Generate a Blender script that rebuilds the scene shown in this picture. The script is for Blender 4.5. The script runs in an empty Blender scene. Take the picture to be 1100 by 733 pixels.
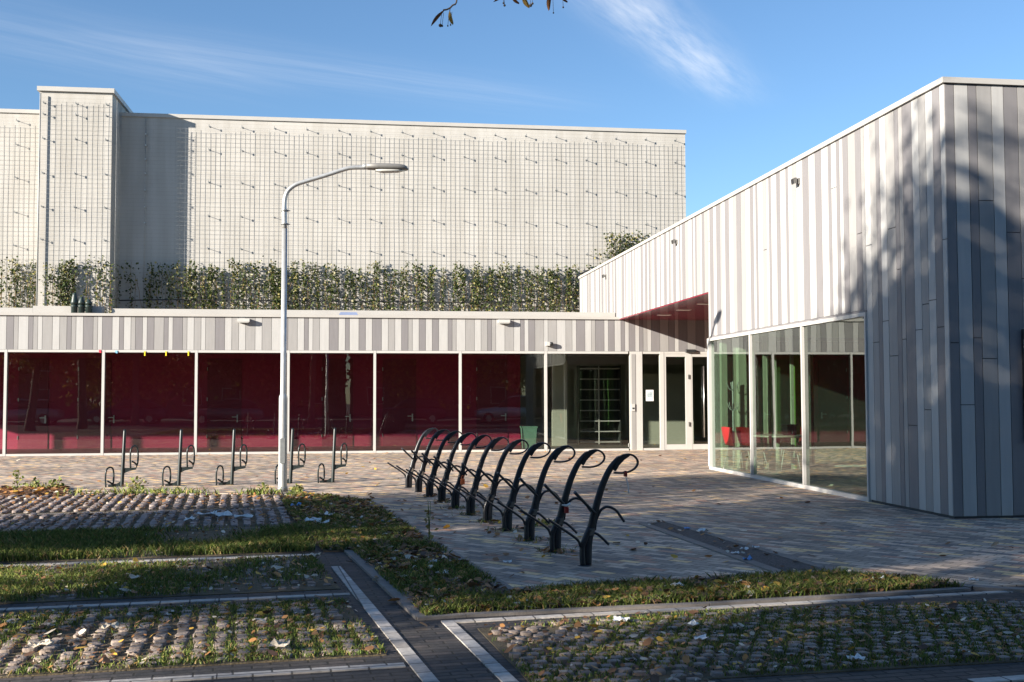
import bpy, bmesh, math, random
import numpy as np
from mathutils import Vector, Matrix

# ------------------------------------------------------------------ camera, sky, sun, exposure
S = bpy.context.scene
COL = S.collection
R = math.radians
FPX, PITCH, ROLL, YAW, EYE = 1192.7, 0.0502, -0.0025, 0.1368, 1.5
SUN_EL, SUN_AZ = 16.0, 62.9            # light travels towards +X (az from +Y)
EXPOSURE = 1.5

def _basis():
    f = np.array([math.sin(YAW)*math.cos(PITCH), math.cos(YAW)*math.cos(PITCH), math.sin(PITCH)])
    r = np.array([math.cos(YAW), -math.sin(YAW), 0.0])
    u = np.cross(r, f)
    return (math.cos(ROLL)*r+math.sin(ROLL)*u, -math.sin(ROLL)*r+math.cos(ROLL)*u, f)
CR, CU, CF = _basis()
def ray(x, y): return CF + CR*(x-550)/FPX - CU*(y-366.5)/FPX
def G(x, y, z=0.0):
    d = ray(x, y); k = (z-EYE)/d[2]; return (d[0]*k, d[1]*k)
def atY(x, y, Y):
    d = ray(x, y); k = Y/d[1]; return (d[0]*k, Y, EYE+d[2]*k)
def atX(x, y, X):
    d = ray(x, y); k = X/d[0]; return (X, d[1]*k, EYE+d[2]*k)

cam = bpy.data.cameras.new('camera'); camo = bpy.data.objects.new('camera', cam); COL.objects.link(camo)
cam.sensor_width = 36; cam.lens = FPX/1100*36; cam.clip_end = 5000; cam.clip_start = 0.05
m = Matrix.Identity(4)
for i in range(3):
    m[i][0] = CR[i]; m[i][1] = CU[i]; m[i][2] = -CF[i]
m[2][3] = EYE
camo.matrix_world = m
S.camera = camo

W = bpy.data.worlds.new('World'); S.world = W; W.use_nodes = True
nt = W.node_tree; nt.nodes.clear()
def N(t, kind, **kw):
    n = t.nodes.new(kind)
    for k, v in kw.items(): setattr(n, k, v)
    return n
out = N(nt, 'ShaderNodeOutputWorld'); bg = N(nt, 'ShaderNodeBackground'); sky = N(nt, 'ShaderNodeTexSky')
sky.sky_type = 'NISHITA'; sky.sun_disc = False; sky.sun_elevation = R(SUN_EL); sky.sun_rotation = R(SUN_AZ+180)
sky.air_density = 1.0; sky.dust_density = 0.0; sky.ozone_density = 3.0; sky.altitude = 0
bg.inputs['Strength'].default_value = 0.063
nt.links.new(bg.outputs[0], out.inputs[0])
# thin cirrus: bands laid out on a cloud plane above the place (direction / height), broken up by stretched noise
tc = N(nt, 'ShaderNodeTexCoord'); sep = N(nt, 'ShaderNodeSeparateXYZ'); nt.links.new(tc.outputs['Generated'], sep.inputs[0])
def mth(op, a, b=None, c=None, clamp=False):
    n = N(nt, 'ShaderNodeMath', operation=op); n.use_clamp = clamp
    for i, v in enumerate((a, b, c)):
        if v is None: continue
        if isinstance(v, (int, float)): n.inputs[i].default_value = v
        else: nt.links.new(v, n.inputs[i])
    return n.outputs[0]
zc = mth('MAXIMUM', sep.outputs[2], 0.02)
px_, py_ = mth('DIVIDE', sep.outputs[0], zc), mth('DIVIDE', sep.outputs[1], zc)
def cplane(x, y):
    d = ray(x, y); return d[0]/d[2], d[1]/d[2]
def band(p0, p1, w0, amp, nscale, stretch, rot, lo, hi):
    a, b = np.array(cplane(*p0)), np.array(cplane(*p1)); L = np.linalg.norm(b-a); e = (b-a)/L
    rx, ry = mth('SUBTRACT', px_, float(a[0])), mth('SUBTRACT', py_, float(a[1]))
    al = mth('DIVIDE', mth('ADD', mth('MULTIPLY', rx, float(e[0])), mth('MULTIPLY', ry, float(e[1]))), float(L))
    ac = mth('DIVIDE', mth('SUBTRACT', mth('MULTIPLY', ry, float(e[0])), mth('MULTIPLY', rx, float(e[1]))), w0)
    g = mth('POWER', 2.718, mth('MULTIPLY', mth('MULTIPLY', ac, ac), -1.0))
    en = mth('MULTIPLY', N_smooth(al, -0.15, 0.15), mth('SUBTRACT', 1.0, N_smooth(al, 0.6, 1.1)))
    cb = N(nt, 'ShaderNodeCombineXYZ'); nt.links.new(al, cb.inputs[0]); nt.links.new(ac, cb.inputs[1])
    mp = N(nt, 'ShaderNodeMapping'); mp.inputs['Rotation'].default_value = (0, 0, rot); mp.inputs['Scale'].default_value = (stretch[0], stretch[1], 1)
    nt.links.new(cb.outputs[0], mp.inputs[0])
    no = N(nt, 'ShaderNodeTexNoise'); no.inputs['Scale'].default_value = nscale; no.inputs['Detail'].default_value = 6; no.inputs['Roughness'].default_value = .62
    nt.links.new(mp.outputs[0], no.inputs['Vector'])
    return mth('MULTIPLY', mth('MULTIPLY', mth('MULTIPLY', g, en), N_smooth(no.outputs['Fac'], lo, hi)), amp)
def N_smooth(v, a, b):
    n = N(nt, 'ShaderNodeMapRange', interpolation_type='SMOOTHSTEP')
    nt.links.new(v, n.inputs[0]); n.inputs[1].default_value = a; n.inputs[2].default_value = b
    return n.outputs[0]
c1 = band((600, -60), (800, 112), 0.095, 0.62, 1.5, (2.6, 1.1), 0.9, 0.15, 0.85)
c2 = band((120, 45), (640, 118), 0.17, 0.17, 1.4, (1.0, 1.5), 0.3, 0.2, 0.85)
c3 = band((-150, 0), (330, 105), 0.25, 0.15, 1.6, (1.0, 1.5), 0.3, 0.2, 0.85)
fac = mth('ADD', mth('ADD', c1, c2), c3, clamp=True)
mix = N(nt, 'ShaderNodeMixRGB'); mix.inputs[2].default_value = (6.2, 6.4, 6.8, 1)
tint = N(nt, 'ShaderNodeMixRGB', blend_type='MULTIPLY'); tint.inputs[0].default_value = 1; tint.inputs[2].default_value = (.88, .99, 1.09, 1); nt.links.new(sky.outputs[0], tint.inputs[1])
nt.links.new(fac, mix.inputs[0]); nt.links.new(tint.outputs[0], mix.inputs[1]); nt.links.new(mix.outputs[0], bg.inputs[0])

sl = bpy.data.lights.new('sun', 'SUN'); so = bpy.data.objects.new('sun', sl); COL.objects.link(so)
sl.energy = 5.0; sl.angle = R(0.53); sl.color = (1.0, 0.915, 0.795)
sd = Vector((math.cos(R(SUN_EL))*math.sin(R(SUN_AZ)), math.cos(R(SUN_EL))*math.cos(R(SUN_AZ)), -math.sin(R(SUN_EL))))
so.rotation_euler = sd.to_track_quat('-Z', 'Y').to_euler(); so.location = (-20, -10, 20)

S.view_settings.view_transform = 'Standard'; S.view_settings.look = 'None'
S.view_settings.exposure = EXPOSURE; S.view_settings.gamma = 1; S.view_settings.use_curve_mapping = False
S.render.engine = 'CYCLES'
S.cycles.max_bounces = 8; S.cycles.transparent_max_bounces = 16; S.cycles.glossy_bounces = 5
S.cycles.sample_clamp_indirect = 4.0; S.cycles.caustics_reflective = False; S.cycles.caustics_refractive = False
S.cycles.use_denoising = True

# ------------------------------------------------------------------ materials
MAT = {}
def mat(name, col, rough=0.6, metal=0.0, var=0.12, scale=6.0, bump=0.0, bscale=60.0, spec=0.5, build=None):
    if name in MAT: return MAT[name]
    M = bpy.data.materials.new(name); M.use_nodes = True; t = M.node_tree; t.nodes.clear()
    o = N(t, 'ShaderNodeOutputMaterial'); b = N(t, 'ShaderNodeBsdfPrincipled'); t.links.new(b.outputs[0], o.inputs[0])
    b.inputs['Roughness'].default_value = rough; b.inputs['Metallic'].default_value = metal
    b.inputs['Specular IOR Level'].default_value = spec
    tc = N(t, 'ShaderNodeTexCoord')
    if build: build(t, b, tc)
    else:
        no = N(t, 'ShaderNodeTexNoise'); no.inputs['Scale'].default_value = scale; no.inputs['Detail'].default_value = 5
        t.links.new(tc.outputs['Object'], no.inputs['Vector'])
        r = N(t, 'ShaderNodeValToRGB'); t.links.new(no.outputs['Fac'], r.inputs[0])
        r.color_ramp.elements[0].position = .25; r.color_ramp.elements[1].position = .75
        r.color_ramp.elements[0].color = (*[c*(1-var) for c in col], 1); r.color_ramp.elements[1].color = (*[min(1, c*(1+var)) for c in col], 1)
        t.links.new(r.outputs[0], b.inputs['Base Color'])
        if bump:
            n2 = N(t, 'ShaderNodeTexNoise'); n2.inputs['Scale'].default_value = bscale; n2.inputs['Detail'].default_value = 4
            t.links.new(tc.outputs['Object'], n2.inputs['Vector'])
            bp = N(t, 'ShaderNodeBump'); bp.inputs['Strength'].default_value = bump; bp.inputs['Distance'].default_value = 0.01
            t.links.new(n2.outputs['Fac'], bp.inputs['Height']); t.links.new(bp.outputs[0], b.inputs['Normal'])
    MAT[name] = M
    return M

def ramp(t, fac, stops, interp='LINEAR'):
    r = N(t, 'ShaderNodeValToRGB'); r.color_ramp.interpolation = interp
    e = r.color_ramp.elements
    while len(e) < len(stops): e.new(0.5)
    for el, (p, c) in zip(e, stops): el.position = p; el.color = (*c, 1)
    t.links.new(fac, r.inputs[0]); return r.outputs[0]
def mixc(t, fac, a, b, mode='MIX'):
    n = N(t, 'ShaderNodeMixRGB', blend_type=mode)
    for i, v in ((0, fac), (1, a), (2, b)):
        if isinstance(v, (int, float)): n.inputs[i].default_value = v
        elif isinstance(v, tuple): n.inputs[i].default_value = (*v, 1)
        else: t.links.new(v, n.inputs[i])
    return n.outputs[0]

def paving_build(stops, mortar, bw, bh, rot=0.0, dirt=0.35, bump=0.6, msize=0.007):
    def f(t, b, tc):
        mp = N(t, 'ShaderNodeMapping'); mp.inputs['Rotation'].default_value = (0, 0, rot); t.links.new(tc.outputs['Object'], mp.inputs[0])
        br = N(t, 'ShaderNodeTexBrick'); t.links.new(mp.outputs[0], br.inputs['Vector'])
        br.inputs['Color1'].default_value = (0, 0, 0, 1); br.inputs['Color2'].default_value = (1, 1, 1, 1); br.inputs['Mortar'].default_value = (.4, .4, .4, 1)
        br.inputs['Scale'].default_value = 1.0; br.inputs['Brick Width'].default_value = bw; br.inputs['Row Height'].default_value = bh
        br.inputs['Mortar Size'].default_value = msize; br.inputs['Mortar Smooth'].default_value = .3; br.inputs['Bias'].default_value = 0.0
        c = ramp(t, br.outputs['Color'], stops, 'CONSTANT')
        no = N(t, 'ShaderNodeTexNoise'); no.inputs['Scale'].default_value = 22; no.inputs['Detail'].default_value = 6; t.links.new(tc.outputs['Object'], no.inputs['Vector'])
        c = mixc(t, 1.0, c, ramp(t, no.outputs['Fac'], [(.25, (.72, .72, .72)), (.75, (1.15, 1.15, 1.15))]), 'MULTIPLY')
        n3 = N(t, 'ShaderNodeTexNoise'); n3.inputs['Scale'].default_value = .55; n3.inputs['Detail'].default_value = 7; t.links.new(tc.outputs['Object'], n3.inputs['Vector'])
        c = mixc(t, ramp(t, n3.outputs['Fac'], [(.45, (0, 0, 0)), (.75, (dirt, dirt, dirt))]), c, (.17, .13, .09))
        c = mixc(t, br.outputs['Fac'], c, mortar)
        t.links.new(c, b.inputs['Base Color'])
        h = mixc(t, br.outputs['Fac'], no.outputs['Fac'], (0, 0, 0))
        bp = N(t, 'ShaderNodeBump'); bp.inputs['Strength'].default_value = bump; bp.inputs['Distance'].default_value = 0.008
        t.links.new(h, bp.inputs['Height']); t.links.new(bp.outputs[0], b.inputs['Normal'])
    return f
PAV = [(0, (.36, .30, .245)), (.18, (.60, .475, .37)), (.36, (.46, .37, .295)), (.52, (.70, .545, .415)), (.69, (.52, .315, .23)), (.79, (.92, .64, .34)), (.87, (.24, .215, .20))]
M_pav = mat('paving_brick', None, .85, spec=.25, build=paving_build(PAV, (.15, .12, .095), .22, .11, rot=math.pi/4+.1, dirt=.5, bump=.5, msize=.0065))
DRK = [(0, (.055, .052, .053)), (.3, (.075, .068, .066)), (.6, (.063, .058, .058)), (.8, (.095, .08, .075))]
M_dark = mat('dark_brick', None, .8, spec=.3, build=paving_build(DRK, (.03, .027, .022), .21, .07, rot=-.107, dirt=.25, bump=.8))
WHT = [(0, (.50, .46, .42)), (.5, (.58, .54, .49)), (.8, (.42, .385, .35))]
M_white = mat('white_line_brick', None, .8, spec=.2, build=paving_build(WHT, (.12, .11, .1), .21, .3, rot=-.107, dirt=.5, bump=.4))
M_whitev = mat('white_line_brick_along', None, .8, spec=.2, build=paving_build(WHT, (.12, .11, .1), .21, .3, rot=-.107+math.pi/2, dirt=.5, bump=.4))
M_kerb = mat('kerb_concrete', (.21, .185, .165), .85, var=.25, scale=9, bump=.3, bscale=80)
M_soil = mat('soil', (.12, .085, .055), .95, var=.5, scale=14, bump=1.0, bscale=40)
M_soilb = mat('bay_soil', (.115, .088, .05), .95, var=.45, scale=9, bump=1.0, bscale=50)
M_gravel = mat('grit', (.085, .078, .075), .9, var=.6, scale=45, bump=1.0, bscale=90)
M_ground = mat('ground_tar', (.07, .068, .065), .9, var=.3, scale=2)
M_stone = mat('bay_stone', (.27, .215, .18), .85, var=.35, scale=11, bump=.5, bscale=70)
M_stone2 = mat('bay_brick', (.27, .22, .2), .85, var=.35, scale=7, bump=.5, bscale=60)

def panel_build(col):
    def f(t, b, tc):
        mp = N(t, 'ShaderNodeMapping'); mp.inputs['Scale'].default_value = (5, 5, .6); t.links.new(tc.outputs['Object'], mp.inputs[0])
        no = N(t, 'ShaderNodeTexNoise'); no.inputs['Scale'].default_value = 3; no.inputs['Detail'].default_value = 6; t.links.new(mp.outputs[0], no.inputs['Vector'])
        c = mixc(t, 1.0, ramp(t, no.outputs['Fac'], [(.2, (.9, .9, .9)), (.8, (1.06, 1.06, 1.06))]), col, 'MULTIPLY')
        t.links.new(c, b.inputs['Base Color'])
    return f
M_pl = mat('panel_light', None, .55, spec=.3, build=panel_build((.40, .395, .385)))
M_pm = mat('panel_mid', None, .55, spec=.3, build=panel_build((.285, .277, .27)))
M_pd = mat('panel_dark', None, .55, spec=.3, build=panel_build((.195, .186, .19)))
M_joint = mat('panel_joint', (.06, .06, .06), .9)
PM = [M_pl, M_pm, M_pd, M_joint]
M_cap = mat('coping_metal', (.40, .385, .36), .45, var=.05, scale=2)
M_frame = mat('frame_white', (.46, .45, .43), .4, var=.05, scale=3)
M_black = mat('black_gasket', (.02, .02, .022), .5)

def cladding_build(t, b, tc):
    sp = N(t, 'ShaderNodeSeparateXYZ'); t.links.new(tc.outputs['Object'], sp.inputs[0])
    br = N(t, 'ShaderNodeTexBrick'); cb = N(t, 'ShaderNodeCombineXYZ')
    ad = N(t, 'ShaderNodeMath', operation='ADD'); t.links.new(sp.outputs[0], ad.inputs[0]); t.links.new(sp.outputs[1], ad.inputs[1])
    t.links.new(ad.outputs[0], cb.inputs[0]); t.links.new(sp.outputs[2], cb.inputs[1]); t.links.new(cb.outputs[0], br.inputs['Vector'])
    br.inputs['Color1'].default_value = (.445, .43, .402, 1); br.inputs['Color2'].default_value = (.436, .42, .394, 1); br.inputs['Mortar'].default_value = (.405, .388, .355, 1)
    br.inputs['Scale'].default_value = 1; br.inputs['Brick Width'].default_value = 2.4; br.inputs['Row Height'].default_value = .125; br.inputs['Mortar Size'].default_value = .009; br.inputs['Mortar Smooth'].default_value = .4
    no = N(t, 'ShaderNodeTexNoise'); no.inputs['Scale'].default_value = .8; no.inputs['Detail'].default_value = 8; t.links.new(tc.outputs['Object'], no.inputs['Vector'])
    c = mixc(t, 1.0, br.outputs['Color'], ramp(t, no.outputs['Fac'], [(.25, (.9, .9, .9)), (.8, (1.05, 1.05, 1.05))]), 'MULTIPLY')
    mp = N(t, 'ShaderNodeMapping'); mp.inputs['Scale'].default_value = (2.2, 2.2, .16); t.links.new(tc.outputs['Object'], mp.inputs[0])
    n2 = N(t, 'ShaderNodeTexNoise'); n2.inputs['Scale'].default_value = 1.6; n2.inputs['Detail'].default_value = 7; t.links.new(mp.outputs[0], n2.inputs['Vector'])
    c = mixc(t, 1.0, c, ramp(t, n2.outputs['Fac'], [(.3, (.88, .87, .85)), (.6, (1.02, 1.02, 1.02))]), 'MULTIPLY')
    t.links.new(c, b.inputs['Base Color'])
    bp = N(t, 'ShaderNodeBump'); bp.inputs['Strength'].default_value = .3; bp.inputs['Distance'].default_value = .01; bp.invert = True
    t.links.new(br.outputs['Fac'], bp.inputs['Height']); t.links.new(bp.outputs[0], b.inputs['Normal'])
M_clad = mat('pale_block_wall', None, .8, spec=.2, build=cladding_build)
M_wire = mat('wire_steel', (.30, .30, .29), .6, .3, var=.1)
M_galv = mat('galvanised_steel', (.50, .50, .485), .42, .55, var=.12, scale=14)
M_galvd = mat('galvanised_dark', (.25, .26, .26), .5, .5, var=.2, scale=14)
M_rack = mat('black_powder_coat', (.013, .014, .018), .38, var=.3, scale=25, spec=.5)
M_rackg = mat('dark_green_coat', (.010, .017, .018), .4, var=.3, scale=25)
M_tanlab = mat('worn_sticker', (.12, .10, .08), .6, var=.3, scale=60)
M_maroon = mat('maroon_wall', (.33, .013, .06), .55, var=.06, scale=1.2)
M_maroond = mat('maroon_door', (.20, .010, .037), .5, var=.06, scale=1.2)
M_soff = mat('maroon_soffit', (.30, .02, .055), .12, var=.06, scale=1.2)
M_slot = mat('soffit_lamp', (.75, .73, .7), .5)
M_floor = mat('grey_floor', (.12, .115, .10), .5, var=.15, scale=3)
M_int = mat('interior_wall', (.40, .42, .34), .7, var=.1, scale=1)
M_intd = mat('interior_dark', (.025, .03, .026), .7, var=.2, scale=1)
M_ceil = mat('interior_ceiling', (.45, .45, .42), .8)
M_col = mat('pale_column', (.45, .46, .36), .7, var=.08)
M_green = mat('green_curtain', (.25, .45, .1), .8, var=.2)
M_red = mat('red_plastic', (.22, .012, .012), .35, var=.1)
M_chrome = mat('chrome', (.75, .75, .75), .18, 1.0)
M_paper = mat('paper', (.7, .7, .68), .8, var=.06)
M_ltr = mat('litter_white', (.72, .72, .70), .7, var=.15, scale=30)
M_blue = mat('litter_blue', (.16, .33, .62), .6, var=.2, scale=30)
M_silver = mat('handle_steel', (.6, .6, .58), .3, .9)
M_exit = mat('exit_green', (.02, .28, .10), .4)
M_tr = mat('tag_red', (.75, .03, .06), .5); M_ty = mat('tag_yellow', (.80, .62, .02), .5); M_tb = mat('tag_blue', (.2, .45, .7), .5)
M_pipe = mat('vent_dark', (.02, .035, .032), .45, var=.2)
M_panelb = mat('roof_panel_blue', (.20, .26, .42), .3, var=.1)
M_hose = mat('black_hose', (.02, .02, .02), .6)
M_bark = mat('bark', (.11, .085, .065), .9, var=.4, scale=12, bump=1, bscale=30)
M_stem = mat('vine_stem', (.22, .13, .05), .85, var=.3)
M_lamp = mat('lamp_shell', (.20, .195, .185), .5, .2, var=.1)
M_lens = mat('lamp_lens', (.5, .5, .47), .25)
M_board = mat('sign_black', (.012, .013, .016), .4); M_teal = mat('sign_teal', (.05, .35, .33), .4)

def leafmat(name, c, tr=.35, var=.3):
    M = bpy.data.materials.new(name); M.use_nodes = True; t = M.node_tree; t.nodes.clear()
    o = N(t, 'ShaderNodeOutputMaterial'); d = N(t, 'ShaderNodeBsdfPrincipled'); d.inputs['Roughness'].default_value = .6; d.inputs['Specular IOR Level'].default_value = .25
    tl = N(t, 'ShaderNodeBsdfTranslucent'); mx = N(t, 'ShaderNodeMixShader'); mx.inputs[0].default_value = tr
    tc = N(t, 'ShaderNodeTexCoord'); no = N(t, 'ShaderNodeTexNoise'); no.inputs['Scale'].default_value = 9; t.links.new(tc.outputs['Object'], no.inputs['Vector'])
    col = ramp(t, no.outputs['Fac'], [(.3, tuple(x*(1-var) for x in c)), (.7, tuple(min(1, x*(1+var)) for x in c))])
    t.links.new(col, d.inputs['Base Color']); t.links.new(col, tl.inputs[0])
    t.links.new(d.outputs[0], mx.inputs[1]); t.links.new(tl.outputs[0], mx.inputs[2]); t.links.new(mx.outputs[0], o.inputs[0])
    MAT[name] = M; return M
L_vd = leafmat('vine_leaf_dark', (.035, .055, .018)); L_vm = leafmat('vine_leaf_mid', (.085, .11, .03)); L_vy = leafmat('vine_leaf_yellow', (.32, .28, .10)); L_vp = leafmat('vine_leaf_pale', (.42, .39, .24))
L_td = leafmat('tree_leaf_dark', (.05, .06, .015)); L_tm = leafmat('tree_leaf_olive', (.11, .10, .02)); L_ty = leafmat('tree_leaf_gold', (.35, .20, .03))
L_br = leafmat('fallen_brown', (.26, .135, .065), .15); L_or = leafmat('fallen_orange', (.45, .22, .08), .15); L_ye = leafmat('fallen_yellow', (.62, .37, .06), .15); L_pa = leafmat('fallen_pale', (.62, .54, .43), .1); L_dk = leafmat('fallen_dark', (.13, .075, .05), .1)
L_g1 = leafmat('grass_dark', (.075, .115, .025), .25); L_g2 = leafmat('grass_mid', (.13, .18, .036), .25); L_g3 = leafmat('grass_light', (.24, .26, .07), .25); L_g4 = leafmat('grass_dry', (.36, .25, .11), .25)
L_tw = leafmat('twig_leaf', (.20, .085, .03), .35); L_tw2 = leafmat('twig_leaf_gold', (.45, .28, .07), .4)

def glassmat(name, tint, refl=1.0):
    M = bpy.data.materials.new(name); M.use_nodes = True; t = M.node_tree; t.nodes.clear()
    o = N(t, 'ShaderNodeOutputMaterial'); tr = N(t, 'ShaderNodeBsdfTransparent'); tr.inputs[0].default_value = (*tint, 1)
    gl = N(t, 'ShaderNodeBsdfGlossy'); gl.inputs['Roughness'].default_value = 0.0; gl.inputs[0].default_value = (.95, 1.0, .96, 1)
    fr = N(t, 'ShaderNodeFresnel'); fr.inputs[0].default_value = 1.52
    mu = N(t, 'ShaderNodeMath', operation='MULTIPLY'); mu.use_clamp = True; t.links.new(fr.outputs[0], mu.inputs[0])
    ge = N(t, 'ShaderNodeNewGeometry'); iv = N(t, 'ShaderNodeMath', operation='MULTIPLY_ADD'); iv.inputs[1].default_value = -refl; iv.inputs[2].default_value = refl
    t.links.new(ge.outputs['Backfacing'], iv.inputs[0]); t.links.new(iv.outputs[0], mu.inputs[1])   # the inner face of the pane adds no second mirror
    # float-glass waviness
    tc = N(t, 'ShaderNodeTexCoord'); no = N(t, 'ShaderNodeTexNoise'); no.inputs['Scale'].default_value = .9; no.inputs['Detail'].default_value = 1
    t.links.new(tc.outputs['Object'], no.inputs['Vector'])
    bp = N(t, 'ShaderNodeBump'); bp.inputs['Strength'].default_value = .06; bp.inputs['Distance'].default_value = .02; t.links.new(no.outputs['Fac'], bp.inputs['Height']); t.links.new(bp.outputs[0], gl.inputs['Normal'])
    mx = N(t, 'ShaderNodeMixShader'); t.links.new(mu.outputs[0], mx.inputs[0]); t.links.new(tr.outputs[0], mx.inputs[1]); t.links.new(gl.outputs[0], mx.inputs[2]); t.links.new(mx.outputs[0], o.inputs[0])
    MAT[name] = M; return M
M_glass = glassmat('facade_glass', (.83, .85, .83), 2.1)
M_glassg = glassmat('green_glass', (.70, .79, .73), 2.4)

# ------------------------------------------------------------------ mesh helpers
class MB:
    def __init__(s): s.v = []; s.f = []; s.m = []; s.sm = []
    def add(s, vs, fs, mi=0, smooth=False):
        b = len(s.v); s.v += [tuple(map(float, p)) for p in vs]
        for f in fs: s.f.append(tuple(b+i for i in f)); s.m.append(mi); s.sm.append(smooth)
    def box(s, x0, x1, y0, y1, z0, z1, mi=0):
        x0, x1 = min(x0, x1), max(x0, x1); y0, y1 = min(y0, y1), max(y0, y1)
        s.add([(x0,y0,z0),(x1,y0,z0),(x1,y1,z0),(x0,y1,z0),(x0,y0,z1),(x1,y0,z1),(x1,y1,z1),(x0,y1,z1)],
              [(3,2,1,0),(4,5,6,7),(0,1,5,4),(1,2,6,5),(2,3,7,6),(3,0,4,7)], mi)
    def bbox(s, x0, x1, y0, y1, z0, z1, b=.01, mi=0):
        """box with chamfered top and vertical edges"""
        def ring(d, z): return [(x0+d,y0,z),(x1-d,y0,z),(x1,y0+d,z),(x1,y1-d,z),(x1-d,y1,z),(x0+d,y1,z),(x0,y1-d,z),(x0,y0+d,z)]
        def ringi(z): return [(x0+b*1.6,y0+b,z),(x1-b*1.6,y0+b,z),(x1-b,y0+b*1.6,z),(x1-b,y1-b*1.6,z),(x1-b*1.6,y1-b,z),(x0+b*1.6,y1-b,z),(x0+b,y1-b*1.6,z),(x0+b,y0+b*1.6,z)]
        rs = [ring(b, z0), ring(b, z1-b), ringi(z1)]
        vs = sum(rs, []); fs = [tuple(range(7,-1,-1)), tuple(range(16,24))]
        for k in range(2):
            for i in range(8): fs.append((k*8+i, k*8+(i+1)%8, k*8+8+(i+1)%8, k*8+8+i))
        s.add(vs, fs, mi)
    def prism(s, pts, z0, z1, mi=0):
        """horizontal polygon pts (ccw) extruded z0..z1"""
        n = len(pts)
        s.add([(p[0],p[1],z0) for p in pts]+[(p[0],p[1],z1) for p in pts],
              [tuple(range(n-1,-1,-1)), tuple(range(n,2*n))]+[(i,(i+1)%n,n+(i+1)%n,n+i) for i in range(n)], mi)
    def prismy(s, pts, y0, y1, mi=0):
        """polygon in XZ extruded along Y"""
        n = len(pts)
        s.add([(p[0],y0,p[1]) for p in pts]+[(p[0],y1,p[1]) for p in pts],
              [tuple(range(n)), tuple(range(2*n-1,n-1,-1))]+[(i,n+i,n+(i+1)%n,(i+1)%n) for i in range(n)], mi)
    def tube(s, pts, rad, n=8, mi=0, closed=False, flat=(1,1)):
        P = [Vector(p) for p in pts]; k = len(P)
        if not isinstance(rad, (list, tuple)): rad = [rad]*k
        prev = None; vs = []
        for i in range(k):
            if closed: t = P[(i+1)%k]-P[i-1]
            else: t = P[min(i+1,k-1)]-P[max(i-1,0)]
            t.normalize()
            if prev is None:
                a = Vector((0,1,0)) if abs(t.y) < .9 else Vector((1,0,0))
                u = a - t*a.dot(t); u.normalize()
            else:
                u = prev - t*prev.dot(t); u.normalize()
            prev = u; w = t.cross(u)
            for j in range(n):
                a = 2*math.pi*j/n
                vs.append(P[i]+u*math.cos(a)*rad[i]*flat[0]+w*math.sin(a)*rad[i]*flat[1])
        fs = []
        for i in range(k if closed else k-1):
            for j in range(n):
                a, b = i*n+j, i*n+(j+1)%n; c, d = ((i+1)%k)*n+(j+1)%n, ((i+1)%k)*n+j
                fs.append((a,b,c,d))
        if not closed: fs += [tuple(range(n-1,-1,-1)), tuple(range((k-1)*n, k*n))]
        s.add(vs, fs, mi, True)
        if not closed: s.sm[-1] = s.sm[-2] = False
    def lathe(s, prof, n=16, mi=0, c=(0,0,0)):
        vs = []; k = len(prof)
        for r, z in prof:
            for j in range(n):
                a = 2*math.pi*j/n; vs.append((c[0]+r*math.cos(a), c[1]+r*math.sin(a), c[2]+z))
        fs = [(i*n+j, i*n+(j+1)%n, (i+1)*n+(j+1)%n, (i+1)*n+j) for i in range(k-1) for j in range(n)]
        fs += [tuple(range(n-1,-1,-1)), tuple(range((k-1)*n, k*n))]
        s.add(vs, fs, mi, True); s.sm[-1] = s.sm[-2] = False
    def build(s, name, mats, parent=None, off=(0,0,0), loc=None):
        me = bpy.data.meshes.new(name)
        o = Vector(off if loc is None else loc)
        me.from_pydata([(p[0]-o.x, p[1]-o.y, p[2]-o.z) for p in s.v], [], s.f)
        if not isinstance(mats, (list, tuple)): mats = [mats]
        for q in mats: me.materials.append(q)
        me.polygons.foreach_set('material_index', s.m); me.polygons.foreach_set('use_smooth', s.sm)
        me.update()
        ob = bpy.data.objects.new(name, me); COL.objects.link(ob)
        if parent is not None: ob.parent = parent
        if loc is not None: ob.location = loc
        return ob

def fastmesh(name, V, F, mi, mats, parent=None, loc=None):
    """numpy V (n,3), F (m,k)"""
    me = bpy.data.meshes.new(name); V = np.asarray(V, float)
    if loc is not None: V = V-np.array(loc)
    k = F.shape[1]
    me.vertices.add(len(V)); me.vertices.foreach_set('co', V.ravel())
    me.loops.add(F.size); me.loops.foreach_set('vertex_index', F.ravel().astype(np.int32))
    me.polygons.add(len(F)); me.polygons.foreach_set('loop_start', np.arange(0, F.size, k, dtype=np.int32))
    for q in mats: me.materials.append(q)
    me.polygons.foreach_set('material_index', np.asarray(mi, np.int32))
    me.update(calc_edges=True); me.validate()
    ob = bpy.data.objects.new(name, me); COL.objects.link(ob)
    if parent is not None: ob.parent = parent
    if loc is not None: ob.location = loc
    return ob

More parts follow.
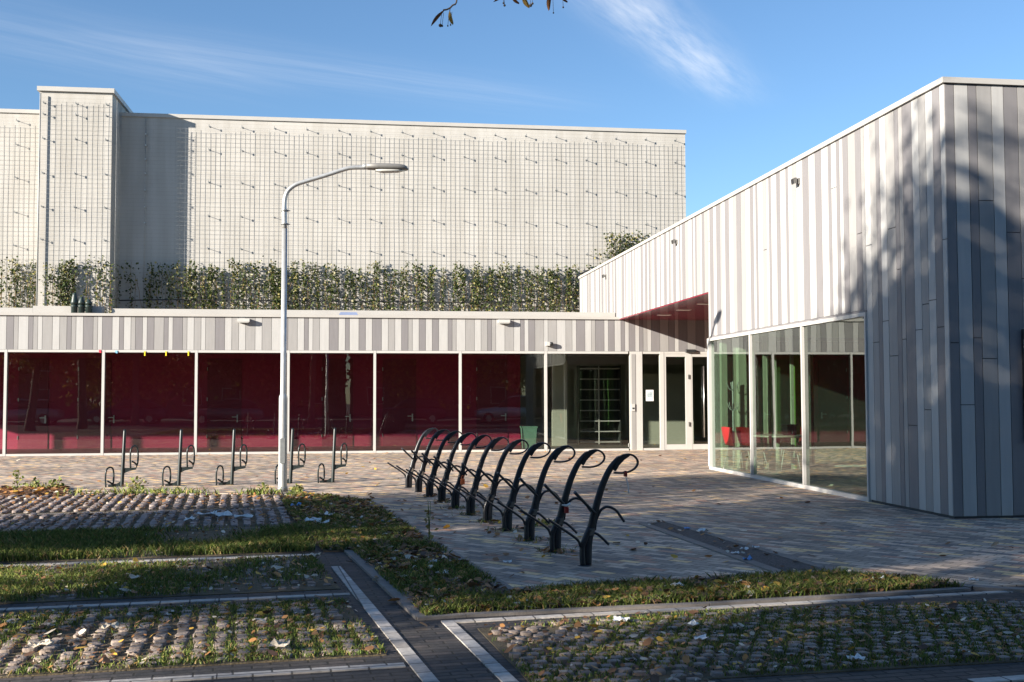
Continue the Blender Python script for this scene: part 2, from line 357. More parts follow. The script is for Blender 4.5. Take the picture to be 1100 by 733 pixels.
def tag(o, label, cat, group=None):
    o['label'] = label; o['category'] = cat
    if group: o['group'] = group
    return o
def empty(name, loc, label, cat, group=None, rz=0):
    o = bpy.data.objects.new(name, None); COL.objects.link(o); o.location = loc; o.rotation_euler = (0,0,rz); o.empty_display_size = .2
    return tag(o, label, cat, group)
def struct(o): o['kind'] = 'structure'; return o
def stuff(o): o['kind'] = 'stuff'; return o
def copy_tree(o, parent=None):
    c = o.copy(); COL.objects.link(c)
    if parent is not None: c.parent = parent
    for ch in list(o.children): copy_tree(ch, c)
    return c
def sheet(name, pts, z, m, th=.02):
    b = MB(); b.prism(pts, z-th, z); return struct(b.build(name, m))
def arc(pts, n=6):
    """Catmull-Rom through points (tuples of any dim)"""
    P = [np.array(p, float) for p in pts]; P = [2*P[0]-P[1]]+P+[2*P[-1]-P[-2]]; o = []
    for i in range(1, len(P)-2):
        for k in range(n):
            t = k/n; a, b, c, d = P[i-1], P[i], P[i+1], P[i+2]
            o.append(.5*((2*b)+(-a+c)*t+(2*a-5*b+4*c-d)*t*t+(-a+3*b-3*c+d)*t**3))
    o.append(P[-2]); return [tuple(x) for x in o]

# ------------------------------------------------------------------ key planes
YF, ZA, ZB = 30.28, 2.762, 3.646            # low facade plane, fascia bottom and top
XW, ZC, ZT = 7.174, 2.735, 5.44             # right building: west wall plane, panel bottom above glass, top
YS = 12.75                                  # right building: south wall plane
YT, TD = 36.6, 1.1                          # tall hall wall plane, depth of its tower
LOT = .107                                  # slope of the parking bands

# ------------------------------------------------------------------ ground
sheet('ground', [(-300,-300),(300,-300),(300,300),(-300,300)], -.06, M_ground, .2)
PE = [G(-140,533), G(0,529), G(150,529), G(312,531), G(395,540), G(545,636), G(841,619), G(898,616.5), G(1040,631)]
plaza = [(-30, YF+9), (-30, PE[0][1]-.6)] + PE + [(12, 9.0), (34, 11.5), (34, YF+9)]
sheet('paving', plaza[::1], 0.0, M_pav)
def bandY(k, X): return (6.34, 8.70, 10.94, 13.33, 15.65)[k] + LOT*X
def xl1(Y): return -.2+(10.1-Y)*.1415
sheet('road', [(-30,-14),(34,-14),(34,11.49),(12,8.99)]+PE[::-1]+[(-30,PE[0][1]-.6)], -.012, M_dark)
VG = [G(312,531), G(395,540), G(545,636), G(841,619), G(898,616.5), G(1040,631), G(760,647.5), G(500,659.5), G(456,663.5), G(378,592), G(348,592), G(327,572), G(310,552), G(303,538)]
sheet('verge', VG, .006, M_soil)
def bay(k0, k1, h0, h1, xr0, xr1, XL=-13):
    return [(XL, bandY(k0,XL)+h0), (xr0, bandY(k0,xr0)+h0), (xr1, bandY(k1,xr1)-h1), (XL, bandY(k1,XL)-h1)]
BAY = {'A': bay(0,1,.27,.25, xl1(6.6)-.13, xl1(8.45)-.13), 'B': bay(1,2,.25,.22, xl1(8.95)-.1, -.42),
       'C': bay(2,3,.22,.06, -.42, -.72), 'D': bay(3,4,.06,.07, -.72, -1.0), 'E': [(-13,bandY(4,-13)+.07),(-1.0,bandY(4,-1.0)+.07),G(312,532),G(150,530),G(0,530),(-13,PE[0][1]-.25)]}
FA = [G(513,674), G(570,733), (1.3,4.6), (2.2,4.4), G(760,728), G(1100,709), (6.5,6.25), (6.8,7.62), G(1100,646.5), G(760,657)]
for k, pts in BAY.items(): sheet('parking_bay', pts, -.006, M_soilb)
sheet('parking_bay', FA, -.006, M_soilb)

def strip(pts, w, z0, z1, name, m, mi=0):
    b = MB()
    for (a, c) in zip(pts[:-1], pts[1:]):
        a, c = Vector((*a,0)), Vector((*c,0)); d = (c-a).normalized(); n = Vector((-d.y,d.x,0))*w/2
        # segmented like kerb stones / bricks laid end to end
        L = (c-a).length; k = max(1, int(L/1.0))
        for i in range(k):
            p, q = a+d*(L*i/k+.003), a+d*(L*(i+1)/k-.003)
            b.prism([p-n, q-n, q+n, p+n], z0, z1)
    return struct(b.build(name, m))
def lot(k, x0, x1): return [(x0, bandY(k,x0)), (x1, bandY(k,x1))]
for k, x1 in ((0, xl1(6.4)-.06), (1, xl1(8.7)-.06), (2, -.36)):
    strip(lot(k, -13, x1), .085, -.02, -.004, 'painted_line', M_white)
strip(lot(3, -13, -.75), .05, -.02, -.003, 'painted_line', M_kerb)
strip(lot(4, -13, -1.0), .06, -.02, -.003, 'painted_line', M_kerb)
strip([(xl1(10.1),10.1), (xl1(4.3),4.3)], .082, -.02, -.003, 'painted_line', M_whitev)
strip([G(480,666), G(550,733), (1.05,4.3)], .082, -.02, -.003, 'painted_line', M_whitev)
strip([G(487,667), G(760,652), G(1085,634.5)], .075, -.02, -.003, 'painted_line', M_white)
strip([G(1043,731), (6.5, 5.9)], .085, -.02, -.003, 'painted_line', M_white)
strip([G(372,588), G(456,664)], .12, -.06, .010, 'kerb', M_kerb)
strip([G(447,664), G(500,660.5), G(760,648.5), G(1040,632.5)], .075, -.06, .008, 'kerb', M_kerb)
strip([G(396,540), G(545,635.5)], .12, -.06, .02, 'kerb', M_kerb)
strip([G(545,635.5), G(841,618), G(900,615.5)], .11, -.06, .022, 'kerb', M_kerb)
DL0, DL1, DR0, DR1 = G(841,617), G(690,563), G(898,614.5), G(716,561)
sheet('path', [DL0, DR0, DR1, DL1], .008, M_gravel, .02)
strip([DL0, DL1], .1, -.04, .013, 'kerb', M_kerb); strip([DR0, DR1], .1, -.04, .013, 'kerb', M_kerb)
strip([G(900,615.5), G(1045,631.5), (6.0,7.5)], .1, -.06, .015, 'kerb', M_kerb)

def inpoly(pts, P):
    P = np.asarray(P); ins = np.zeros(len(P), bool); n = len(pts)
    for i in range(n):
        x0, y0 = pts[i]; x1, y1 = pts[(i+1)%n]
        c = ((y0 > P[:,1]) != (y1 > P[:,1])) & (P[:,0] < (x1-x0)*(P[:,1]-y0)/(y1-y0+1e-12)+x0); ins ^= c
    return ins
# stones set in the bays: one structure mesh each, laid in the lot's own grid
rs = np.random.RandomState(4)
STONES = []
def stones(pts, du, dv, su, sv, h, mats, stag=.5, skip=.06):
    b = MB(); th = math.atan(LOT); cu, su_ = math.cos(th), math.sin(th)
    P = np.array(pts); U = P@np.array([cu, su_]); V = P@np.array([-su_, cu])
    for j, v in enumerate(np.arange(V.min(), V.max(), dv)):
        for u in np.arange(max(U.min(), -9)+(j%2)*stag*du, U.max(), du):
            if rs.rand() < skip: continue
            uu, vv = u+rs.normal(0,.006), v+rs.normal(0,.006)
            c = [(uu+a*su/2*.95, vv+e*sv/2*.95) for a, e in ((-1,-1),(1,-1),(1,1),(-1,1))]
            w = np.array([(p[0]*cu-p[1]*su_, p[0]*su_+p[1]*cu) for p in c])
            if not inpoly(pts, w).all(): continue
            a0, e0 = su/2*rs.uniform(.92,1.03), sv/2*rs.uniform(.92,1.03); z = h+rs.normal(0,.004); rot = rs.normal(0,.07)
            ring = []
            for (kx, zz) in ((1.0,-.02),(1.0,z-.006),(.94,z-.0015),(.8,z)):
                for (a, e) in ((-1,-.7),(-.7,-1),(.7,-1),(1,-.7),(1,.7),(.7,1),(-.7,1),(-1,.7)):
                    x, y = a*a0*kx, e*e0*kx; x, y = x*math.cos(rot)-y*math.sin(rot), x*math.sin(rot)+y*math.cos(rot)
                    x += uu; y += vv; ring.append((x*cu-y*su_+rs.normal(0,.002), x*su_+y*cu+rs.normal(0,.002), zz+.0025*rs.rand()))
            fs = [tuple(range(24,32))]+[(q*8+i, q*8+(i+1)%8, q*8+8+(i+1)%8, q*8+8+i) for q in range(3) for i in range(8)]
            b.add(ring, fs, 0, True); STONES.append((w.mean(0)[0], w.mean(0)[1], max(su,sv)*.48))
    return struct(b.build('bay_stones', mats))
stones(BAY['A'], .124, .088, .074, .064, .010, M_stone, stag=0, skip=.16); stones(BAY['B'], .120, .088, .062, .062, .004, M_stone, stag=0, skip=.5)
stones(FA, .112, .094, .072, .062, .012, M_stone, skip=.1)
stones(BAY['D'], .155, .25, .085, .235, .018, M_stone2, .0, .02); stones(BAY['E'], .155, .25, .085, .235, .018, M_stone2, .0, .02)

# ------------------------------------------------------------------ panel cladding
def panels(b, p0, d, n, L, z0, z1, seed, joints=0.0, start=0.0, th=.014, gap=.009, widths=(.115,.18,.25), seq=None):
    """vertical boards of three greys on a backing line p0 + s*d, standing proud along n"""
    r = random.Random(seed); s = 0.0; last = -1; k = 0
    d, n, p0 = Vector((*d,0)), Vector((*n,0)), Vector((*p0,0))
    while s < L-.02:
        w = r.choice(widths); t = r.choice({-1:(0,1,2),0:(1,2,2),1:(0,0,2),2:(0,0,1)}[last]); last = t
        if seq and k < len(seq): w, t = seq[k]; last = t
        k += 1
        e = min(s+w, L)
        if L-e < .06: e = L
        cuts = [z0]
        if joints and z1-z0 > 2.2 and r.random() < joints:
            cuts.append(z0+r.uniform(.9, (z1-z0)*.75))
            if z1-cuts[-1] > 2.6 and r.random() < .4: cuts.append(cuts[-1]+r.uniform(1.2, 2.0))
        cuts.append(z1)
        for a, c in zip(cuts[:-1], cuts[1:]):
            lo = a+(.005 if a > z0 else 0); hi = c-(.005 if c < z1 else 0)
            q = [p0+d*(s+gap/2), p0+d*(e-gap/2)]; pr = n*(th+r.uniform(-.001,.001))
            pts = [q[0], q[1], q[1]+pr, q[0]+pr]
            b.prism([(p.x,p.y) for p in pts], lo, hi, t)
        s = e

# ------------------------------------------------------------------ low building
XL, XR = -17.0, 15.5
lowb = empty('low_building', (0, YF, 0), 'long single storey building with striped grey fascia and maroon glazed front', 'building')
OFF = (0, YF, 0)
b = MB(); b.box(XL, XR, YF+.014, YF+.30, ZA+.005, ZB, 3); panels(b, (XL, YF+.014), (1,0), (0,-1), XR-XL, ZA, ZB, 11)
b.build('fascia', PM, lowb, OFF)
b = MB(); b.box(XL-.05, XR, YF-.05, YF+.24, ZB+.002, ZB+.072); b.build('coping', M_cap, lowb, OFF)
b = MB(); b.box(XL, XR, YF+.302, YT-.01, ZA+.1, ZB-.02)
xa, xb = atY(37,328,YF+.45)[0], atY(111,328,YF+.45)[0]
xc, xd = atY(122,330,YF+.45)[0], XW-.02
for (x0, x1, z) in ((XL, xa-.003, 3.87), (xa, xb, 3.925), (xc, xd, 3.87)): b.box(x0, x1, YF+.31, YF+.62, ZB-.01, z)
b.build('roof', M_cap, lowb, OFF)
MUL = [-300,-198,-96, 5, 110, 210, 309, 402, 494, 586, 676]
mx_ = [atY(p, 430, YF)[0] for p in MUL]
FW = .046
for x0, x1 in zip(mx_[:-1], mx_[1:]):
    b = MB()
    b.box(x0-FW*.5, x0+FW, YF-.02, YF+.11, .0, ZA-.005); b.box(x1-.003-FW*.5, x1-.003-FW*.45, YF, YF+.05, .1, .2)
    b.box(x0+FW+.001, x1-FW*.5-.004, YF-.015, YF+.10, ZA-.07, ZA-.006); b.box(x0+FW+.001, x1-FW*.5-.004, YF-.015, YF+.10, 0, .055)
    w = b.build('window', M_frame, lowb, OFF)
    g = MB(); g.box(x0+FW, x1-FW*.5, YF+.035, YF+.047, .05, ZA-.065); g.build('pane', M_glass, w)
    for v in g.v: pass
    w.children[0].data.transform(Matrix.Translation((0,-YF,0)))
# lobby wall panel and glazed entrance
X = lambda px: atY(px, 430, YF)[0]
b = MB(); b.box(X(676)+.02, X(687.5), YF-.02, YF+.10, 0, ZA-.006, 0); b.box(X(678.4), X(682.6), YF-.028, YF-.0205, .02, ZA-.08, 1)
b.build('entrance_pier', [M_frame, M_pm], lowb, OFF)
ed = MB(); ed.box(X(687.5)+.002, X(690), YF-.022, YF+.1, 0, ZA-.006); ed.box(X(709), X(713.3), YF-.022, YF+.1, 0, ZA-.006)
ed.box(X(690), X(709), YF-.012, YF+.1, ZA-.07, ZA-.006); ed.box(X(690), X(709), YF-.012, YF+.1, 0, .06)
w = ed.build('window', M_frame, lowb, OFF); g = MB(); g.box(X(689.5), X(709.5), YF+.035, YF+.047, .05, ZA-.065); g.build('pane', M_glass, w, OFF)
for (p0, p1, s0, s1) in ((713.6, 743, .0, .17), (743.1, 775, .0, .17)):
    x0, x1 = X(p0)+.002, X(p1)-.002; b = MB()
    st = .17
    if p0 < 720: b.box(x1-st, x1, YF-.015, YF+.06, .01, ZA-.07); b.box(x0, x0+.05, YF-.015, YF+.06, .01, ZA-.07); gx = (x0+.05, x1-st)
    else: b.box(x1-.17, x1, YF-.015, YF+.06, .01, ZA-.07); b.box(x0, x0+.02, YF-.015, YF+.06, .01, ZA-.07); gx = (x0+.02, x1-.17)
    b.box(gx[0], gx[1], YF-.013, YF+.058, .01, .16); b.box(gx[0], gx[1], YF-.013, YF+.058, ZA-.15, ZA-.072)
    d = b.build('door', M_frame, lowb, OFF)
    g = MB(); g.box(gx[0]-.01, gx[1]+.01, YF+.02, YF+.032, .15, ZA-.14); g.build('pane', M_glass, d, OFF)
    h = MB()
    if p0 < 720:
        xx = x1-.085
        for z in (.72, 2.05): h = MB(); h.box(xx-.02, xx+.02, YF-.04, YF-.0155, z-.06, z+.06); h.build('lock', M_silver, d, OFF)
    else:
        xx = X(755.5); h.tube([(xx, YF-.06, .35), (xx, YF-.06, 2.35)], .017, 8); 
        for z in (.6, 2.1): h.tube([(xx, YF-.06, z), (xx, YF+.018, z)], .01, 6)
        h.build('handle', M_silver, d, OFF)
b = MB(); b.box(X(713.6), XR, YF-.016, YF+.1, ZA-.068, ZA-.006); b.build('entrance_frame', M_frame, lowb, OFF)
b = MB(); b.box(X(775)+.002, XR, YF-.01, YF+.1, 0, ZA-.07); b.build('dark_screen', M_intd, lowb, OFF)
# inside: maroon corridor wall with doors, lobby beyond
YI = YF+3.7; xw1 = atY(559, 430, YI)[0]
b = MB(); b.box(XL, xw1, YI, YI+.12, .0, ZA+.04); b.box(xw1-.12, xw1-.001, YI+.121, YI+4, 0, ZA+.04); b.build('corridor_wall', M_maroon, lowb, OFF)
for (p0, p1, hp) in ((-60,-25,-28), (20,52,49), (84,119.5,122.5), (222.7,259.5,255), (346,379,376), (411,447,443), (512,545,543)):
    x0, x1 = atY(p0,430,YI)[0], atY(p1,430,YI)[0]
    b = MB(); b.box(x0, x1, YI-.025, YI-.002, .02, ZA-.1); d = b.build('interior_door', M_maroond, lowb, OFF)
    h = MB(); xx = atY(hp,445,YI)[0]
    h.box(xx-.02, xx+.02, YI-.036, YI-.026, .76, .99); h.box(xx-.15, xx+.01, YI-.085, YI-.065, .91, .935); h.box(xx-.01, xx+.01, YI-.066, YI-.035, .912, .933)
    h.build('handle', M_silver, d, OFF)
    for z in (.3, 1.4, 2.3): h = MB(); h.box(x0-.012, x0+.012, YI-.04, YI-.026, z, z+.1); h.build('hinge', M_silver, d, OFF)
b = MB(); b.box(XL, xw1, YF+.12, YI-.001, -.03, .025); b.build('corridor_floor', mat('maroon_floor', (.12,.02,.03), .4, var=.1), lowb, OFF)
b = MB(); b.box(xw1+.001, XR, YF+.12, YT-.02, -.03, .025); b.build('floor', M_floor, lowb, OFF)
b = MB(); b.box(XL, XR, YF+.31, YT-.02, ZA+.045, ZA+.095); b.build('ceiling', M_ceil, lowb, OFF)
b = MB(); b.box(xw1, XR, YF+5.2, YF+5.3, .03, ZA+.04); b.box(XR-.1, XR, YF+.12, YF+5.19, .03, ZA+.04); b.build('lobby_wall', M_int, lowb, OFF)
b = MB(); x0 = atY(596,430,YF+2.6)[0]
b.box(x0-.1, x0+.35, YF+2.5, YF+2.6, .03, ZA+.04); b.build('lobby_partition', M_int, lowb, OFF); b = MB(); x0 = atY(690,430,YF+3.2)[0]; b.box(x0-.1, x0+1.6, YF+3.1, YF+3.2, .03, 2.2); b.build('lobby_partition', M_int, lowb, OFF)
b = MB(); x0, _, z0 = atY(732.6,382,YF+.9); b.box(x0-.16, x0+.16, YF+.9, YF+.93, z0-.09, z0+.09); e = b.build('exit_sign', M_exit, None, loc=(x0, YF+.9, z0-.09))
tag(e, 'small green emergency exit sign hanging behind the glass of the entrance door', 'exit sign')
b = MB(); b.prismy([(x0-.10,z0-.015),(x0-.02,z0-.015),(x0-.02,z0-.05),(x0+.08,z0),(x0-.02,z0+.05),(x0-.02,z0+.015),(x0-.10,z0+.015)], YF+.895, YF+.899); b.build('arrow', M_paper, e, (x0, YF+.9, z0-.09))

# things fixed to or seen behind the low front
def small(name, mb, mats, loc, label, cat, group=None): return tag(mb.build(name, mats, None, loc=loc), label, cat, group)
x0, x1 = X(694.2), X(702.3); zt, zb = atY(698,419,YF)[2], atY(698,431,YF)[2]
b = MB(); b.box(x0, x1, YF+.022, YF+.030, zb, zt, 0); b.box(x0+.03, x1-.03, YF+.0205, YF+.0218, zb+.10, zt-.06, 1)
small('poster', b, [M_paper, mat('poster_print', (.34,.40,.42), .7, var=.4, scale=25)], (x0, YF+.026, zb), 'white notice with a grey picture taped inside the narrow entrance window', 'poster')
# shelf unit in the lobby
ys = YF+3.0; x0, x1 = atY(622,430,ys)[0], atY(667,430,ys)[0]
sh = empty('bookcase', ((x0+x1)/2, ys, .03), 'tall open shelf unit standing in the lobby behind the glass', 'shelf'); so_ = ((x0+x1)/2, ys, .03)
b = MB(); b.box(x0, x0+.03, ys, ys+.35, .03, 2.45); b.box(x1-.03, x1, ys, ys+.35, .03, 2.45); b.box(x0+.031, x1-.031, ys+.33, ys+.35, .05, 2.44); b.build('side_panel', M_intd, sh, so_)
for k in range(8):
    z = .1+k*.32; b = MB(); b.box(x0+.032, x1-.032, ys-.01, ys+.325, z, z+.03); b.build('shelf', M_ceil, sh, so_)
b = MB(); xx = (x0+x1)/2-.05; b.box(xx, xx+.03, ys-.012, ys+.02, .05, 2.45); b.build('upright', M_ceil, sh, so_)
x0 = atY(568,470,YF+1.1)[0]
b = MB(); b.add([(x0-.17,YF+.95,.03),(x0+.17,YF+.95,.03),(x0+.17,YF+1.25,.03),(x0-.17,YF+1.25,.03),(x0-.21,YF+.91,.62),(x0+.21,YF+.91,.62),(x0+.21,YF+1.29,.62),(x0-.21,YF+1.29,.62)], [(3,2,1,0),(0,1,5,4),(1,2,6,5),(2,3,7,6),(3,0,4,7)])
b.box(x0-.23, x0+.23, YF+.9, YF+1.3, .62, .66)
small('waste_bin', b, mat('bin_green', (.12,.25,.17), .5), (x0, YF+1.1, .03), 'pale green waste bin standing behind the glass at the end of the maroon wall', 'bin')

def wall_lamp(px, py, label):
    x, _, z = atY(px, py, YF); r = empty('wall_lamp', (x, YF, z), label, 'wall lamp', 'box lamps on the low fascia')
    b = MB(); b.box(-.16, .16, -.16, -.003, -.03, .055); b.build('housing', M_frame, r)
    b = MB(); b.box(-.14, .14, -.15, -.02, -.05, -.0305); b.build('lens', M_lens, r)
wall_lamp(262, 345, 'white box lamp on the striped fascia just left of the street lamp pole')
wall_lamp(541, 346, 'white box lamp on the striped fascia above the bicycle stands')
x, _, z = atY(589, 369.5, YF)
r = empty('security_camera', (x, YF, z), 'small white security camera under the fascia left of the entrance', 'security camera')
b = MB(); b.box(-.08, .02, -.14, -.003, -.06, .05); b.build('housing', M_frame, r)
b = MB(); b.lathe([(.0,-.06),(.05,-.05),(.06,0),(.05,.04)], 10, 0, (.06,-.1,0)); b.build('lens', M_black, r)
x, _, z = atY(741, 376.8, YF); b = MB(); b.bbox(x-.15, x+.15, YF-.10, YF-.018, z-.05, z+.03, .015)
small('door_sensor', b, M_black, (x, YF, z-.05), 'black motion sensor box above the glazed entrance door', 'sensor')
x, _, z = atY(679.8, 438, YF); b = MB(); b.box(x-.05, x+.05, YF-.05, YF-.0285, z-.1, z+.1, 0); b.box(x-.025, x+.025, YF-.06, YF-.0505, z-.04, z+.0, 1)
small('doorbell', b, [M_frame, M_black], (x, YF, z-.1), 'white doorbell plate with dark button on the grey entrance pier', 'doorbell')
for px, py, mm, c in ((107.5, 377, M_tr, 'red'), (125, 377.6, M_tb, 'blue')):
    x, _, z = atY(px, py, YF-.03); b = MB(); b.box(x-.03, x+.025, YF-.035, YF-.021, z-.03, z+.02); b.box(x-.01, x+.03, YF-.032, YF-.0211, z-.05, z-.03)
    small('window_tag', b, mm, (x, YF-.02, z), f'small {c} paper tag stuck to the top frame of the left windows', 'tag')
for px, wh in ((155.5, 'leftmost'), (178.3, 'middle'), (202.3, 'rightmost')):
    x, _, z = atY(px, 379.5, YF-.03); b = MB(); b.box(x-.015, x+.015, YF-.032, YF-.0205, z-.07, z+.05); b.box(x-.02, x+.02, YF-.036, YF-.0325, z+.02, z+.05)
    small('window_tag', b, M_ty, (x, YF-.02, z), f'{wh} of three yellow tags on the window top frame', 'tag', 'yellow tags on the window frame')
# roof vents and small roof fittings
for px, hh, lab in ((80, 0, 'leftmost and tallest of three dark roof vent pipes'), (87.6, .1, 'middle one of three dark roof vent pipes'), (95.3, .16, 'rightmost and shortest of three dark roof vent pipes')):
    x = atY(px, 330, YF+.1)[0]; zb_ = ZB+.072
    r = empty('roof_vent', (x, YF+.1, zb_), lab, 'roof vent', 'vent pipes on the roof edge')
    b = MB(); b.lathe([(.085,0),(.085,.16),(.10,.17),(.10,.2),(.08,.21),(.08,.24)], 14); b.build('pipe', M_pipe, r)
    b = MB(); b.lathe([(.10,.24),(.095,.30),(.06,.47-hh),(.05,.53-hh),(.02,.54-hh)], 14); b.build('cowl', M_pipe, r)
x, _, z = atY(374.3, 336.5, YF-.02); b = MB(); zc_ = ZB+.075
b.add([(x-.26,YF-.03,zc_),(x+.26,YF-.03,zc_),(x+.22,YF+.2,zc_+.09),(x-.22,YF+.2,zc_+.09),(x-.26,YF+.2,zc_),(x+.26,YF+.2,zc_)], [(0,1,2,3),(0,4,5,1),(0,3,4),(1,5,2),(3,2,5,4)])
small('roof_wedge', b, M_panelb, (x, YF+.1, zc_), 'blue grey sloping plate lying on the low roof edge right of the lamp pole', 'roof plate')

# ------------------------------------------------------------------ right building
rb = empty('striped_building', (XW+3, 18, 0), 'tall flat roofed wing clad in vertical grey and white boards with a corner glass room', 'building'); RO = (XW+3, 18, 0)
YE, YG0, YG1 = 35.8, 14.98, 22.22
XE = 19.0; XC = XW+.02
b = MB()
b.box(XC, XE, YS+.02, YG0-.01, -.05, ZT-.06, 3); b.box(XC, XE, YG0-.009, YG1, ZC+.06, ZT-.06, 3); b.box(XC, XE, YG1+.001, YE, ZB+.03, ZT-.06, 3)
panels(b, (XC, YE), (0,-1), (-1,0), YE-YG1, ZB+.02, ZT-.065, 21)
panels(b, (XC, YG1-.002), (0,-1), (-1,0), YG1-YG0-.004, ZC, ZT-.065, 22, .14)
panels(b, (XC, YG0-.001), (0,-1), (-1,0), YG0-.001-YS-.012, .035, ZT-.065, 25, .95)
panels(b, (XC-.010, YS+.02), (1,0), (0,-1), XE-XC, .03, ZT-.068, 31, .9, seq=[(.125,2),(.185,0),(.115,2),(.20,1),(.16,0),(.19,2),(.16,1),(.25,0)])
b.build('wall', PM, rb, RO)
b = MB(); b.box(XW-.03, XE, YS-.03, YS+.25, ZT-.06, ZT+.01); b.box(XW-.03, XW+.25, YS+.251, YE+.02, ZT-.06, ZT+.01); b.box(XW+.251, XE, YS+.251, YE, ZT-.2, ZT-.08); b.build('coping', M_cap, rb, RO)
b = MB(); b.box(XC+.003, XE, YG1+.01, YF+.013, ZB-.0, ZB+.028); b.build('soffit', M_soff, rb, RO)
for (px, py) in ((713.5,338.5), (734.5,333), (757.5,326.5), (741,331)):
    d = ray(px, py); k = (ZB-EYE)/d[2]; p = d*k
    if px == 741: p = (p[0]+2.2, p[1]-1.2)
    b = MB(); b.box(p[0]-.17, p[0]+.17, p[1]-.10, p[1]+.10, ZB-.012, ZB-.001); b.build('soffit_light', M_slot, rb, RO)
# corner glass room
ZG = ZC-.095
b = MB(); b.box(XW-.02, XW+.09, YG0, YG1, ZG+.030, ZG+.056); b.box(XW+.0, XW+.09, YG0, YG1, ZG+.0561, ZC-.006, 1)
b.box(XW-.02, XW+.09, YG0, YG1, ZG, ZG+.0299); b.build('glazing_head', [M_frame, M_pd], rb, RO)
ym = [YG0, atX(863,420,XW)[1], atX(807,420,XW)[1], YG1]
for k, (y0, y1) in enumerate(zip(ym[:-1], ym[1:])):
    b = MB(); b.box(XW-.02, XW+.09, y0+.001, y1-.001, .0, .06)
    b.box(XW-.022, XW+.030, y0, y0+.038, .061, ZG-.001)
    if k == 2: b.box(XW-.03, XW+.09, y1-.07, y1+.02, .0605, ZG+.055)
    w = b.build('window', M_frame, rb, RO)
    g = MB(); g.box(XW+.032, XW+.042, y0+.02, y1-(.06 if k == 2 else -.019), .05, ZG+.01); g.build('pane', M_glassg, w, RO)
xs = [XW+.09, 9.4, 11.7, 14.0]
for x0, x1 in zip(xs[:-1], xs[1:]):
    b = MB(); b.box(x0+.002, x1, YG1-.09, YG1+.015, 0, .06); b.box(x1-.06, x1, YG1-.09, YG1+.015, .061, ZG); b.box(x0+.002, x1, YG1-.09, YG1+.015, ZG+.001, ZB-.002)
    w = b.build('window', M_frame, rb, RO)
    g = MB(); g.box(x0-.01, x1-.05, YG1-.05, YG1-.038, .05, ZG+.01); g.build('pane', M_glassg, w, RO)
b = MB(); b.box(XW+.092, 14.0, YG0+.001, YG1-.1, -.03, .022); b.build('floor', M_floor, rb, RO)
b = MB(); b.box(XW+.092, 14.0, YG0+.001, YG1-.1, ZC-.02, ZC+.055); b.build('ceiling', M_ceil, rb, RO)
b = MB(); b.box(14.0, 14.15, YG0-.008, YG1+.01, 0, ZC+.05); b.box(XW+.1, 13.99, YG0-.008, YG0+.05, .0225, ZC-.03); b.build('inner_wall', M_intd, rb, RO)
for k, (px, y, r_) in enumerate(((777.5,21.85,.06), (789.5,21.9,.03), (796.5,21.75,.08), (808,21.6,.03), (821.5,21.7,.035), (829,21.85,.08), (851,21.6,.03), (856,21.8,.10))):
    d = ray(px, 430); x = d[0]*y/d[1]
    if x-r_ < XW+.1: x = XW+.1+r_
    b = MB(); b.box(x-r_, x+r_, y-r_, y+r_, .0225, ZC-.021); b.build('column', M_green if k == 7 else M_col, rb, RO)

def flood(px, py, s, lab):
    _, y, z = atX(px, py, XW)
    r = empty('floodlight', (XW, y, z), lab, 'floodlight', 'floodlights on the striped wall')
    b = MB(); b.box(-.02, -.002, -.05, .05, -.05, .05); b.tube([(-.02,0,0),(-.07,0,.01)], .015, 8); b.build('bracket', M_lamp, r)
    b = MB(); b.add([(-.16*s,-.11*s,-.09*s),(-.16*s,.11*s,-.09*s),(-.05,.08*s,-.05*s),(-.05,-.08*s,-.05*s),(-.18*s,-.11*s,.07*s),(-.18*s,.11*s,.07*s),(-.05,.08*s,.09*s),(-.05,-.08*s,.09*s)],
                    [(3,2,1,0),(4,5,6,7),(0,1,5,4),(1,2,6,5),(2,3,7,6),(3,0,4,7)]); b.build('housing', M_lamp, r)
    b = MB(); b.add([(-.165*s,-.09*s,-.075*s),(-.165*s,.09*s,-.075*s),(-.182*s,.09*s,.055*s),(-.182*s,-.09*s,.055*s),(-.168*s,-.09*s,-.075*s),(-.168*s,.09*s,-.075*s),(-.186*s,.09*s,.055*s),(-.186*s,-.09*s,.055*s)],
                    [(0,1,2,3),(7,6,5,4),(4,5,1,0),(5,6,2,1),(6,7,3,2),(7,4,0,3)]); b.build('lens', M_black, r)
flood(858, 195, .62, 'small dark floodlight high on the bright striped wall, nearest the corner')
flood(727, 260, .62, 'small dark floodlight in the middle of the bright striped wall')
flood(651, 297, .62, 'small dark floodlight near the far end of the bright striped wall')
_, y, z = atX(623.5, 337, XW); b = MB(); b.tube([(XW-.06,YE-.2,3.66),(XW-.06,YE-.2,3.98)], .045, 8); b.box(XW-.1, XW-.015, YE-.25, YE-.15, 3.9, 3.96)
small('drain_pipe', b, M_pipe, (XW-.06, YE-.2, 3.66), 'short dark outlet pipe at the far foot of the bright striped wall', 'pipe')
# sign at the right edge of the south wall
xs0 = atY(1097.5, 400, YS)[0]; z1, z0 = atY(1099,354,YS)[2], atY(1099,476,YS)[2]
r = empty('sign_board', (xs0+.5, YS-.03, z0), 'black sign with pale and teal blocks at the right edge of the dark wall', 'sign')
SO = (xs0+.5, YS-.03, z0)
b = MB(); b.box(xs0, xs0+1.0, YS-.045, YS-.015, z0, z1); b.build('board', M_board, r, SO)
for (ya, yb) in ((365,379), (386,400)): b = MB(); b.box(xs0+.012, xs0+.75, YS-.049, YS-.0455, atY(1099,yb,YS)[2], atY(1099,ya,YS)[2]); b.build('pale_block', M_paper, r, SO)
b = MB(); b.box(xs0+.012, xs0+.6, YS-.049, YS-.0455, atY(1099,470,YS)[2], atY(1099,457,YS)[2]); b.build('teal_block', M_teal, r, SO)

